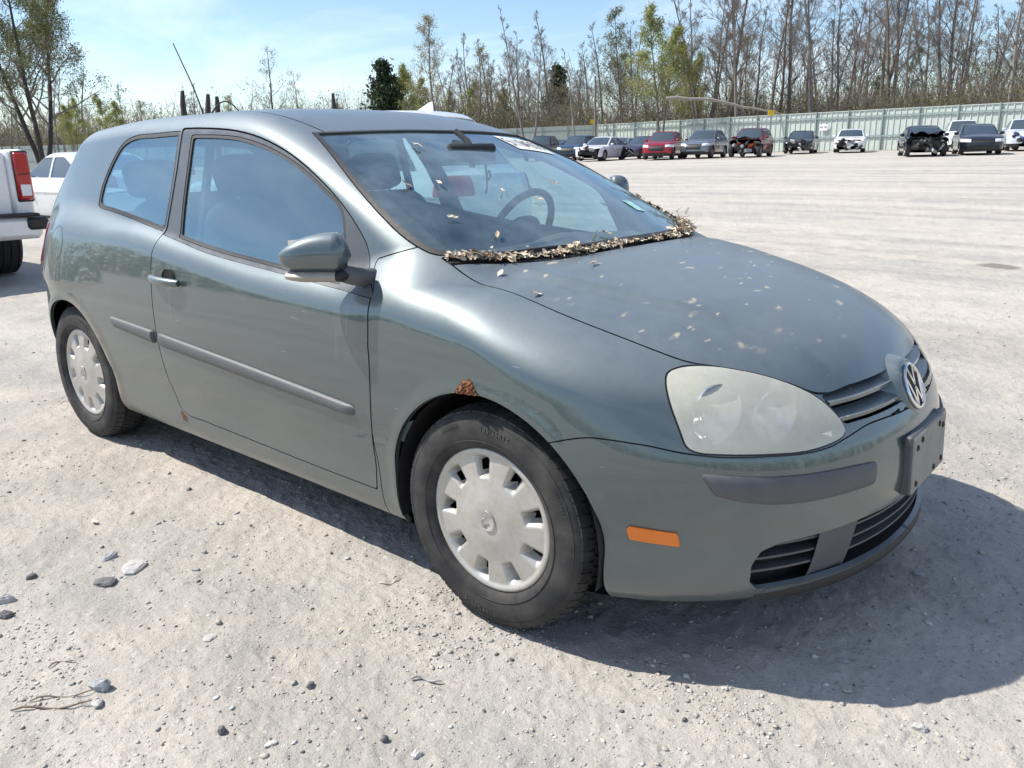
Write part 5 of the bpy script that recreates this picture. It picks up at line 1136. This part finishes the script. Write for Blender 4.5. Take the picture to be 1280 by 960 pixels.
def gen_tree(seed, H, spread=.30, lean=.05, fork=0, first=.3, nb=15, up_=.55, r0=None, leaf=None, lsize=.07, lper=2, lvl=4, twigs=1.0):
    rng = np.random.default_rng(seed); trunk = Tubes(); crown = Tubes(); tips = []; r0 = r0 or H * .0125
    def walk(p, d, L, r, n, wob, grav=0):
        d = d / math.sqrt(d @ d); D = d + np.cumsum(rng.normal(0, wob, (n, 3)), 0); D[:, 2] += grav * np.arange(1, n + 1); D /= np.sqrt((D * D).sum(1))[:, None]
        return np.concatenate([[p], p + np.cumsum(D * (L / n), 0)]), D[-1]
    def grow(p, d, L, r, lv):
        n = (6, 5, 4, 3)[min(lv, 3)]; pts, _ = walk(p, d, L, r, n, .13 + .04 * lv, .05); rad = np.maximum(r * np.linspace(1, .22, n + 1), .0048); crown.add(pts, rad, (5, 4, 3, 3)[min(lv, 3)])
        if lv >= lvl - 1: tips.append(pts[-1]); tips.append(pts[len(pts) // 2]); return
        k = int(((6, 5, 3)[min(lv, 2)] + rng.integers(0, 2)) * twigs)
        for i in range(k):
            t = .25 + .72 * (i + rng.random()) / k; q = pts[0] + (pts[-1] - pts[0]) * t; j = min(n - 1, int(t * n)); q = pts[j] + (pts[j + 1] - pts[j]) * (t * n - j); dd = pts[j + 1] - pts[j]; dd /= np.linalg.norm(dd); s = rng.normal(0, 1, 3); s -= dd * (s @ dd); s /= np.linalg.norm(s)
            grow(q, dd * .75 + s * .75 + np.array([0, 0, .22]), L * (.62 - .28 * t) * (.7 + .5 * rng.random()), r * .42 * (1.05 - .5 * t), lv + 1)
    stems = 1 + fork
    for f in range(stems):
        d0 = np.array([rng.normal(0, lean), rng.normal(0, lean), 1.0]); 
        if stems > 1: a = 6.28 * f / stems + rng.random(); d0 = d0 + .28 * np.array([math.cos(a), math.sin(a), 0])
        Ht = H * (1 if f == 0 else .75 + .2 * rng.random()); pts, _ = walk(np.array([0, 0, -.3]), d0, Ht, r0, 12, .035, .02 if stems > 1 else 0); rad = r0 * (.75 if stems > 1 else 1) * np.linspace(1, .10, 13) ** .85; rad[0] *= 1.35; trunk.add(pts, rad, 8)
        for i in range(nb):
            t = first + (1 - first) * (i + rng.random() * .9) / nb; t = min(t, .985); j = min(11, int(t * 12)); q = pts[j] + (pts[j + 1] - pts[j]) * (t * 12 - j); a = i * 2.4 + rng.normal(0, .5); L = H * spread * (1.12 - t) * 1.25 * (.65 + .6 * rng.random())
            grow(q, np.array([math.cos(a), math.sin(a), up_ + .5 * t]), L, r0 * .36 * (1.1 - t * .8), 0)
    out = [('trunk', trunk.mesh('trunk', None)), ('crown', crown.mesh('crown', None))]
    if leaf is not None: out.append(('leaves', leaves(np.array(tips), lsize, rng, 'leaves', LEAF[leaf], lper, .16)))
    return out, np.array(tips)
def gen_conifer(seed, H):
    rng = np.random.default_rng(seed); trunk = Tubes(); P = []; trunk.add(np.array([[0, 0, -.3 + (H + .3) * t] for t in np.linspace(0, 1, 8)]), .16 * np.linspace(1, .1, 8), 7); cr = Tubes()
    for i in range(70):
        t = .12 + .86 * i / 70; a = i * 2.4 + rng.random(); L = H * .36 * (1.03 - t) ** .8 * (.35 + .85 * rng.random()); pts = np.array([[math.cos(a) * L * s, math.sin(a) * L * s, H * t + L * (.25 * s - .1 * s * s)] for s in np.linspace(0, 1, 6)]); cr.add(pts, .035 * np.linspace(1, .2, 6) * (1.1 - t), 4)
        for s in np.linspace(.2, 1, 10): P.append(pts[0] + (pts[-1] - pts[0]) * s + rng.normal(0, .1, 3))
    return [('trunk', trunk.mesh('trunk', None)), ('limbs', cr.mesh('limbs', None)), ('crown', leaves(np.array(P), .16, rng, 'crown', LEAF[2], 11, .20))]
def place_tree(parts, name, pos, H=1., rz=0, label='', group=None, mats=None, tilt=(0, 0), cat='tree'):
    r_ = empty(name, pos, rz, label, cat, group); r_.rotation_euler = (tilt[0], tilt[1], rz); r_.scale = (H, H, H)
    for nm, me in parts:
        o = obj(nm, me, r_)
    return r_
def dress(parts, b, t):
    for nm, me in parts:
        if nm in ('trunk', 'limbs'): me.materials.clear(); me.materials.append(BARK[b])
        elif nm == 'crown' and len(me.materials) == 0 or (len(me.materials) and me.materials[0] is None): me.materials.clear(); me.materials.append(TWIG[t])
    return parts
BARE = [dress(gen_tree(20 + i, 10, spread=.20 + .05 * (i % 3), first=.34, nb=16, up_=.9, lean=.04 + .02 * (i % 2))[0], (0, 1, 0, 2)[i], i % 2) for i in range(4)]
FORKED = [dress(gen_tree(40 + i, 10, spread=.22, first=.42, nb=10, up_=.9, fork=1 + i % 2)[0], i % 2, i % 2) for i in range(2)]
HAZY = [dress(gen_tree(60 + i, 10, spread=.27, first=.28, nb=15, up_=.75, leaf=(0, 1, 3)[i], lsize=(.06, .045, .05)[i], lper=(2, 1, 1)[i], fork=(1, 0, 1)[i])[0], (1, 0, 1)[i], i % 2) for i in range(3)]
BIG = dress(gen_tree(81, 13, spread=.36, first=.26, nb=15, up_=.8, fork=2, leaf=3, lsize=.055, lper=4, r0=.24)[0], 3, 0)
LIGHT = dress(gen_tree(91, 9, spread=.32, first=.35, nb=12, up_=.5, leaf=1, lsize=.045, lper=1, twigs=.8)[0], 3, 0)
CONE = dress(gen_conifer(99, 8), 3, 0)
rg = np.random.default_rng(77)
def wood(px, depth, H, parts, name, label, group=None, base=10., tilt=(0, 0)):
    P = at(px, 188, depth); return place_tree(parts, name, P, H / base, rg.random() * 6.28, label, group, tilt=tilt)
# trees one can single out, left to right
wood(52, 62, 15.5, BIG, 'leafing_tree', 'tall dark trunked tree with green haze rising at the left edge', base=13)
wood(146, 88, 8.0, HAZY[0], 'budding_tree', 'rounded yellow green budding tree right of the tall left tree')
wood(348, 78, 10.6, LIGHT, 'slender_tree', 'slim dark stemmed tree with airy pale crown above the hatchback roof', base=9)
wood(378, 80, 8.6, LIGHT, 'slender_tree', 'shorter slim tree just right of the airy crowned one', base=9)
wood(484, 74, 8.7, CONE, 'conifer', 'dark green conifer left of the yellow green bushes', base=8)
wood(545, 72, 12.4, HAZY[1], 'spreading_tree', 'round crowned tree with curved trunk beside the conifer')
wood(520, 76, 8.6, HAZY[0], 'budding_tree', 'yellow green bushy tree at the foot of the round crowned tree')
wood(697, 98, 10.0, CONE, 'conifer', 'second dark conifer half hidden among bare trunks', base=8)
wood(660, 70, 12.6, FORKED[0], 'bare_tree', 'dense grey bare tree with many upright stems behind the white SUV roof')
wood(778, 72, 12.0, HAZY[2], 'budding_tree', 'olive hazed tree left of the leaning pale trunk')
wood(826, 66, 11.2, HAZY[0], 'budding_tree', 'fresh green topped tree above the bright red SUV')
wood(722, 68, 9.0, BARE[3], 'leaning_tree', 'thin pale trunk leaning right above the white hatchback', tilt=(R(6), R(9)))
wood(1252, 56, 13.0, BARE[3], 'bare_tree', 'thick pale trunked bare tree near the right picture edge')
# broken dark stems
wood(930, 70, 9.5, HAZY[1], 'budding_tree', 'tan hazed tree behind the middle of the fallen pale trunk'); wood(600, 84, 11, HAZY[1], 'budding_tree', 'tan hazed tree right of the round crowned tree'); wood(1120, 70, 8.0, HAZY[2], 'budding_tree', 'olive hazed low tree above the crushed black sedan'); wood(440, 92, 6.5, HAZY[0], 'budding_tree', 'low yellow green tree left of the dark conifer'); wood(10, 72, 8.0, HAZY[2], 'budding_tree', 'olive hazed low tree at the foot of the tall left tree'); wood(860, 74, 8.5, HAZY[0], 'budding_tree', 'pale green tree right of the fresh green topped tree')
wood(575, 88, 8.0, HAZY[0], 'budding_tree', 'yellow green low tree right of the round crowned tree'); wood(505, 84, 9.4, HAZY[0], 'budding_tree', 'taller yellow green tree just behind the dark conifer'); wood(630, 90, 7.5, HAZY[0], 'budding_tree', 'low yellow green tree over the white SUV fin'); wood(95, 78, 7.0, HAZY[0], 'budding_tree', 'low yellow green tree beside the tall left tree')
def snag(px, py0, py1, depth, lean, label, r=.22, bk=3):
    P = at(px, 188, depth); top = CAM + depth * (fw + rt * ((px + lean - 640) / 1016.59) - up * ((py1 - 480) / 1016.59)); t = Tubes(); a = np.array([P.x, P.y, P.z - .2]); b = np.array(top)
    pts = np.array([a + (b - a) * s + rg.normal(0, .05, 3) * (0 < s < 1) for s in np.linspace(0, 1, 7)]) - np.array(P); t.add(pts, r * np.array([1.15, 1, .95, .9, .9, .82, .55]), 7); o = obj('dead_trunk', t.mesh('dead_trunk', BARK[bk])); o.location = P; tag(o, label, 'dead tree'); return o
snag(236, 145, 114, 52, -8, 'thick dark broken stem leaning left above the quarter window'); snag(260, 145, 118, 52, 0, 'dark upright broken stem beside the aerial foot'); snag(271, 145, 121, 54, 0, 'thinner dark broken stem right of the aerial foot'); snag(417, 145, 117, 66, -1, 'lone dark stump showing over the middle of the roof')
snag(744, 180, 95, 72, 0, 'straight grey dead stem above the dark blue SUV', .13, 0); snag(920, 180, 80, 66, 6, 'bare grey stem behind the fallen pale trunk', .13, 0)
P = at(262, 188, 50); t = Tubes(); pts = np.array([(P.x + RX * u, P.y + RY * u, P.z + 2.6 + 1.7 * math.sin(math.pi * min(1, (u + .2) / 2.9))) for u in np.linspace(0, 2.7, 12)]) - np.array(P); t.add(pts, np.linspace(.06, .03, 12), 6); o = obj('bent_branch', t.mesh('bent_branch', BARK[3])); o.location = P; tag(o, 'arched bent branch springing from the broken stems', 'branch')
# fallen pale trunk caught across the stems
a = CAM + 60 * (fw + rt * ((833 - 640) / 1016.59) - up * ((123 - 480) / 1016.59)); b = CAM + 60 * (fw + rt * ((985 - 640) / 1016.59) - up * ((146 - 480) / 1016.59))
t = Tubes(); pts = np.array([np.array(a) + (np.array(b) - np.array(a)) * s + np.array([0, 0, .35 * math.sin(math.pi * s)]) + rg.normal(0, .05, 3) for s in np.linspace(0, 1, 12)]) - np.array(a); t.add(pts, np.linspace(.13, .06, 12), 8); o = obj('fallen_trunk', t.mesh('fallen_trunk', BARK[2])); o.location = a; tag(o, 'long pale fallen trunk slanting across the stems above the fence', 'log')
# rows of bare trees that nothing tells apart
def row(pxs, d0, d1, h0, h1, label, group, kinds):
    for px in pxs:
        q = kinds[int(rg.integers(len(kinds)))]; wood(px + rg.normal(0, 6), rg.uniform(d0, d1), rg.uniform(h0, h1), q, 'bare_tree', label, group, tilt=(rg.normal(0, .03), rg.normal(0, .03)))
row(np.arange(860, 1420, 12), 62, 82, 11.5, 16.5, 'tall bare tree standing in the wood behind the right fence', 'bare trees behind the right fence', BARE + FORKED)
row(np.arange(560, 870, 15), 78, 96, 9.5, 14.0, 'bare tree standing in the wood beyond the middle of the fence', 'bare trees beyond the middle fence', BARE + FORKED)
row(np.arange(300, 520, 22), 84, 110, 5.5, 8.5, 'low bare tree in the far thicket over the hatchback roof', 'bare trees over the roof', BARE)
row(np.arange(-60, 300, 16), 84, 112, 6.0, 9.5, 'low bare tree in the far thicket at the left', 'bare trees at the left', BARE + [HAZY[1]])
row(np.arange(70, 130, 22), 80, 90, 10, 12, 'thin tall bare tree beside the tall left tree', 'thin bare trees at the left', BARE[:2])
# undergrowth and the deeper wood: masses nobody could count
def brush(name, label, segs, n, h0, h1, mats, seed, leafn=0, wide=5., thick=.016):
    rng = np.random.default_rng(seed); t = Tubes(); L = []
    for _ in range(n):
        i = rng.integers(len(segs)); a, b = segs[i]; s = rng.random(); px = a[0] + (b[0] - a[0]) * s; dp = a[1] + (b[1] - a[1]) * s + rng.random() ** 1.3 * wide; P = np.array(at(px, 188, dp)); h = rng.uniform(h0, h1) * (.6 + .8 * rng.random()); d = np.array([rng.normal(0, .28), rng.normal(0, .28), 1]); 
        pts = np.array([P + d * h * k + rng.normal(0, .06 * h, 3) * k for k in (0, .35, .7, 1)]); t.add(pts, thick * (1 + h * .12) * np.array([1, .8, .5, .15]), 3)
        for k in (.45, .6, .75, .88):
            q = P + d * h * k; e = q + rng.normal(0, .22 * h * .6, 3) + np.array([0, 0, .16 * h]); t.add(np.array([q, (q + e) / 2 + rng.normal(0, .03, 3), e]), thick * np.array([.5, .35, .12]), 3)
            if rng.random() < leafn: L.append(e); L.append(q)
    V, F = t.data(); T = np.concatenate([F[:, [0, 1, 2]], F[:, [0, 2, 3]]]); nb = len(T)
    if L:
        lm = leaves(np.array(L), .085, rng, 'x', None, 5, .22); lv = np.empty(len(lm.vertices) * 3, np.float32); lm.vertices.foreach_get('co', lv); lv = lv.reshape(-1, 3); q = np.arange(len(lv)).reshape(-1, 4) + len(V); V = np.concatenate([V, lv]); T = np.concatenate([T, q[:, [0, 1, 2]], q[:, [0, 2, 3]]]); bpy.data.meshes.remove(lm)
    me = fast_mesh(name, V, T, None, mats); mi = np.zeros(len(T), np.int32); mi[nb:] = len(mats) - 1; me.polygons.foreach_set('material_index', mi); return tag(obj(name, me), label, 'undergrowth', kind='stuff')
SEGR = [((1420, 47), (742, 76))]; SEGL = [((742, 76), (-120, 103))]
brush('undergrowth', 'brown brush growing along the back of the right fence', SEGR, 3600, 2.2, 4.6, [TWIG[1], LEAF[3]], 1, .22, 9)
brush('undergrowth', 'olive brush along the far fence', SEGL, 5200, 2.6, 5.6, [TWIG[1], LEAF[3]], 2, .22, 12)
brush('far_wood', 'deep grey brown wood behind the bare trees', [((1450, 62), (600, 92)), ((600, 92), (-160, 118))], 3000, 4.0, 7.2, [TWIG[0], LEAF[1]], 3, .06, 22, .035)
brush('far_wood', 'dense low thicket closing the view behind the fence', [((1450, 60), (700, 88)), ((700, 88), (-160, 116))], 2600, 2.5, 4.5, [TWIG[1], LEAF[3]], 6, .35, 16, .05)
# the same wood goes on round the yard behind the photographer
def ring_wood():
    rng = np.random.default_rng(4); t = Tubes(); L = []
    for _ in range(2300):
        a = CY + math.pi + rng.uniform(-2.42, 2.42); r = 78 + rng.random() * 20; P = np.array([CAM.x + r * math.cos(a), CAM.y + r * math.sin(a), -.2]); h = rng.uniform(4, 9.5); d = np.array([rng.normal(0, .06), rng.normal(0, .06), 1]); t.add(np.array([P, P + d * h * .5, P + d * h]), np.array([.12, .08, .02]), 3)
        for k in rng.uniform(.1, 1, 9): L.append(P + d * h * k + rng.normal(0, .6, 3))
    V, F = t.data(); T = np.concatenate([F[:, [0, 1, 2]], F[:, [0, 2, 3]]]); nb = len(T); lm = leaves(np.array(L), .26, rng, 'x', None, 3, .6); lv = np.empty(len(lm.vertices) * 3, np.float32); lm.vertices.foreach_get('co', lv); lv = lv.reshape(-1, 3); q = np.arange(len(lv)).reshape(-1, 4) + len(V); V = np.concatenate([V, lv]); T = np.concatenate([T, q[:, [0, 1, 2]], q[:, [0, 2, 3]]]); bpy.data.meshes.remove(lm)
    me = fast_mesh('wood', V, T, None, [TWIG[0], LEAF[3]]); mi = np.zeros(len(T), np.int32); mi[nb:] = 1; me.polygons.foreach_set('material_index', mi); tag(obj('wood', me), 'wood bordering the yard behind the photographer, mirrored in the door', 'wood', kind='stuff')
ring_wood()
# ---------------------------------------------------------------- dead leaves on the car, stones and sticks on the ground
LEAFD = [plain('dry_leaf_tan', (.50, .40, .28), .85, var=.35, scale=60), plain('dry_leaf_pale', (.66, .58, .45), .85, var=.25, scale=60), plain('dry_leaf_brown', (.24, .16, .10), .85, var=.4, scale=60)]
def leaf_geo(rng, s, curl=.5):
    V = []; w = .32 + .25 * rng.random(); n = 6
    for i in range(n):
        t = i / (n - 1); ww = w * math.sin(math.pi * min(.97, t * .93 + .05)) ** .8 * (.8 + .4 * rng.random())
        for q in (-1, 0, 1): V.append(((t - .5) * 2, q * ww, curl * ((abs(q) * .35 * rng.random()) + .55 * (t - .5) ** 2 * rng.random()) + .05 * rng.normal()))
    F = [(i * 3 + j, i * 3 + j + 1, i * 3 + j + 4, i * 3 + j + 3) for i in range(n - 1) for j in range(2)]
    return np.array(V) * s, F
def orient(V, n, rng, p, tilt=.4):
    n = np.asarray(n, float) + rng.normal(0, tilt, 3); n /= np.linalg.norm(n); a = np.cross(n, rng.normal(0, 1, 3)); a /= np.linalg.norm(a); b = np.cross(n, a); return V @ np.array([a, b, n]) + p
rl = np.random.default_rng(31)
def litter(name, label, pts, nrm, size, seed):
    rng = np.random.default_rng(seed); VV = []; FF = []; mi = []; b = 0
    for p, n in zip(pts, nrm):
        V, F = leaf_geo(rng, size * (.35 + 1.15 * rng.random()), .8); V = orient(V, n, rng, p, .34); VV.append(V); FF += [tuple(i + b for i in f) for f in F]; b += len(V); mi += [int(rng.choice(3, p=[.48, .34, .18]))] * len(F)
    me = fast_mesh(name, np.concatenate(VV), np.array(FF), None, LEAFD); me.polygons.foreach_set('material_index', np.array(mi, np.int32)); return tag(obj(name, me), label, 'leaf litter', kind='stuff')
def cowl_pts(n, y0, y1, wid, lift, rng):
    y = rng.uniform(y0, y1, 4 * n); dn = vnoise(y / .07, y * 0, 3) + .5 * vnoise(y / .025, y * 0 + 4, 8); y = y[np.argsort(-(dn + rng.random(len(y)) * 2.6))][:n]; xc = pchip(np.abs(y), [0, .2, .38, .512, .62, .69], [-.090, -.100, -.131, -.181, -.245, -.292]); x = xc + rng.normal(0, wid, n); Q, N = glass_pts(np.c_[x, y], .0); return Q + N * (rng.random(n) ** 1.5 * lift)[:, None] + N * .004, N
q = [cowl_pts(560, -.69, .69, .0065, .005, rl), cowl_pts(230, .36, .70, .016, .016, rl), cowl_pts(70, -.67, -.52, .010, .010, rl), cowl_pts(34, -.325, -.285, .006, .032, rl), cowl_pts(40, -.50, .45, .020, .004, rl)]
y_ = np.linspace(.60, .70, 40); xs_ = rl.uniform(-.52, -.28, 60); e = glass_pts(np.c_[xs_, .70 - .02 * rl.random(60)], .006); q.append(e)
litter('leaf_litter', 'drift of dry tan leaves packed along the foot of the windscreen', np.concatenate([a for a, _ in q]), np.concatenate([b for _, b in q]), .0112, 3)
tw = MB()
for i in range(26):
    p, n = cowl_pts(1, .42, .70, .02, .03, rl); p = p[0] + np.array([0, 0, .012]); d = rl.normal(0, 1, 3); d[2] = abs(d[2]) * .35; d /= np.linalg.norm(d); L = rl.uniform(.02, .06); tw.tube([p, p + d * L * .5 + rl.normal(0, .006, 3), p + d * L], [.0011, .0009, .0005], 4)
tag(tw.build('twig_tangle', LEAFD[2]), 'tangle of fine brown twigs in the far corner of the windscreen foot', 'twigs', kind='stuff')
SPOT = [((-.825, -.277), .026, 1, 'pale leaf pair stuck high on the windscreen over the cabin mirror'), ((-.606, -.535), .020, 0, 'tan leaf scrap on the windscreen near the passenger pillar'), ((-.572, -.426), .018, 1, 'small pale leaf right of the pillar side scrap'), ((-.459, -.242), .022, 1, 'crumpled pale leaf in the middle of the windscreen'), ((-.474, .062), .018, 0, 'lone tan leaf on the driver half of the windscreen'), ((-.381, -.142), .017, 1, 'pale leaf lying over the steering wheel rim'), ((-.404, -.538), .019, 1, 'whitish leaf low on the passenger half of the windscreen'), ((-.278, -.474), .017, 0, 'tan leaf just above the leaf drift'), ((-.167, -.108), .017, 1, 'pale leaf flake at the centre foot of the windscreen'), ((-.154, -.066), .019, 0, 'upturned tan flake beside the pale centre flake'), ((.007, -.369), .020, 0, 'thick tan leaf lying on the rear of the bonnet'), ((.027, -.665), .020, 1, 'pale winged seed beside the bonnet edge gap'), ((-.145, -.614), .014, 1, 'small pale flake at the rear bonnet corner')]
for (xy, s, m, lb) in SPOT:
    p, n = glass_pts([xy], .006); V, F = leaf_geo(rl, s, .7); V = orient(V, n[0], rl, np.zeros(3), .25); me = MB().add(V, F).mesh('leaf', LEAFD[m]); o = obj('leaf', me); o.location = p[0]; tag(o, lb, 'leaf')
STN = {'pale': plain('pale_rock', (.46, .45, .43), .9, var=.18, scale=30, bump=.5), 'grey': plain('grey_rock', (.33, .335, .345), .9, var=.25, scale=30, bump=.5), 'dark': plain('dark_rock', (.14, .14, .145), .85, var=.4, scale=30, bump=.5), 'tan': plain('tan_rock', (.46, .42, .36), .9, var=.2, scale=30, bump=.5)}
def rock(x, y, s, flat, kind, label, seed):
    rng = np.random.default_rng(seed); V, F = blob((0, 0, 0), (1, .55 + .3 * rng.random(), flat), .8, .8, 9, 5); V = np.array(V); V = V + np.round(rng.normal(0, .5, V.shape)) * .12 * flat; s = s * .78
    d = 1 + .30 * np.array([vnoise(np.array([v[0] * 1.6 + seed]), np.array([v[1] * 1.6 + v[2] * 2.1]), 5)[0] + .5 * vnoise(np.array([v[0] * 4 + seed]), np.array([v[1] * 4 - v[2] * 3]), 6)[0] for v in V]) * 1.6
    V = V * d[:, None] * s; a = rng.random() * 6.28; o = MB().add(V, F).build('stone', STN[kind]); o.location = (x, y, zat(x, y) + s * flat * .45); o.rotation_euler = (rng.normal(0, .15), rng.normal(0, .15), a); tag(o, label, 'stone')
for i, a in enumerate([(-1.112, -1.344, .055, .22, 'pale', 'flat pale stone slab with one raised edge left of the front wheel'), (-1.273, -1.355, .036, .42, 'grey', 'grey wedge stone behind the flat pale slab'), (-1.096, -1.444, .046, .26, 'dark', 'dark flat stone sliver just in front of the pale slab'), (-.57, -1.689, .043, .50, 'grey', 'largest grey rock near the lower left corner beside sticks'), (-.512, -1.722, .026, .50, 'pale', 'small pale rock touching the largest grey rock'), (-.162, -1.346, .015, .75, 'dark', 'small round blackish stone below the car door shadow'), (-.174, -1.584, .016, .85, 'dark', 'black lump of stone at the bottom left of centre'), (.131, -1.355, .013, .9, 'dark', 'small black lump low in the middle foreground'), (-1.221, -1.686, .034, .55, 'pale', 'pale stone cut by the left picture edge'), (-1.131, -1.716, .026, .6, 'dark', 'dark stone under the pale one at the left edge'), (1.057, -.544, .022, .6, 'pale', 'white stone just outside the tip of the car shadow'), (1.088, .057, .020, .5, 'grey', 'grey stone inside the car shadow at right'), (.854, .212, .026, .3, 'grey', 'flat stone in the shadow right of the plate holder'), (.893, -.016, .018, .4, 'grey', 'small stone in the shadow under the bumper front'), (-1.334, -1.578, .020, .6, 'dark', 'small dark stone beside the left edge above the pale stone'), (-.932, -1.226, .017, .4, 'grey', 'little grey stone right of the pale slab'), (-.55, -1.40, .024, .25, 'pale', 'thin pale chip midway between the slab and the front wheel'), (-.059, -1.531, .020, .3, 'pale', 'chalky flat chip at the bottom left of centre'), (.22, -1.341, .018, .55, 'pale', 'whitish chip at the lower edge near the black lump'), (.832, -.408, .022, .35, 'grey', 'flat grey chip in the front of the car shadow'), (.876, -.50, .030, .14, 'tan', 'thin long flake lying near the shadow edge'), (-1.036, -1.142, .016, .5, 'grey', 'grey pebble nearest the sill shadow'), (-1.611, -.883, .014, .6, 'dark', 'dark pebble beside the shadow below the rear door edge')]): rock(*a, 50 + i)
STICK = bark('dry_stick', (.10, .075, .055), (.26, .20, .15))
def stick(x, y, L, a, r, label, mat=STICK):
    r *= .6; pts = [(L * (t - .5), .012 * math.sin(5 * t + x * 9), r * .9 + .004 * math.sin(9 * t)) for t in np.linspace(0, 1, 8)]; o = MB().tube(pts, [r * .7, r, r, r * .95, r * .9, r * .8, r * .7, r * .4], 7).build('stick', mat, None, 60); o.location = (x, y, zat(x, y) + r * .3); o.rotation_euler = (0, 0, a); tag(o, label, 'stick')
stick(-.575, -1.80, .19, R(55), .0050, 'longest brown stick pointing at the largest grey rock'); stick(-.60, -1.765, .15, R(62), .0036, 'thin stick lying alongside the longest brown stick'); stick(-.753, -1.709, .065, R(70), .0034, 'short dark stick above the largest grey rock'); stick(-.398, -.872, .075, R(60), .0040, 'pale splinter on the sunlit ground beside the front tyre', plain('pale_splinter', (.55, .50, .40), .8)); stick(.046, -1.142, .080, R(42), .0075, 'stubby grey piece of wood below the front wheel', plain('grey_wood', (.36, .35, .33), .85))
for x, y, s, lb in ((-1.589, -1.267, .020, 'curled straw coloured leaf on the ground below the rear wheel'), (-.30, -1.15, .012, 'tiny straw leaf on the ground beside the front tyre')):
    V, F = leaf_geo(rl, s, .7); o = MB().add(V, F).build('leaf', LEAFD[1]); o.location = (x, y, zat(x, y) + .008); o.rotation_euler = (.2, .1, rl.random() * 6); tag(o, lb, 'leaf')
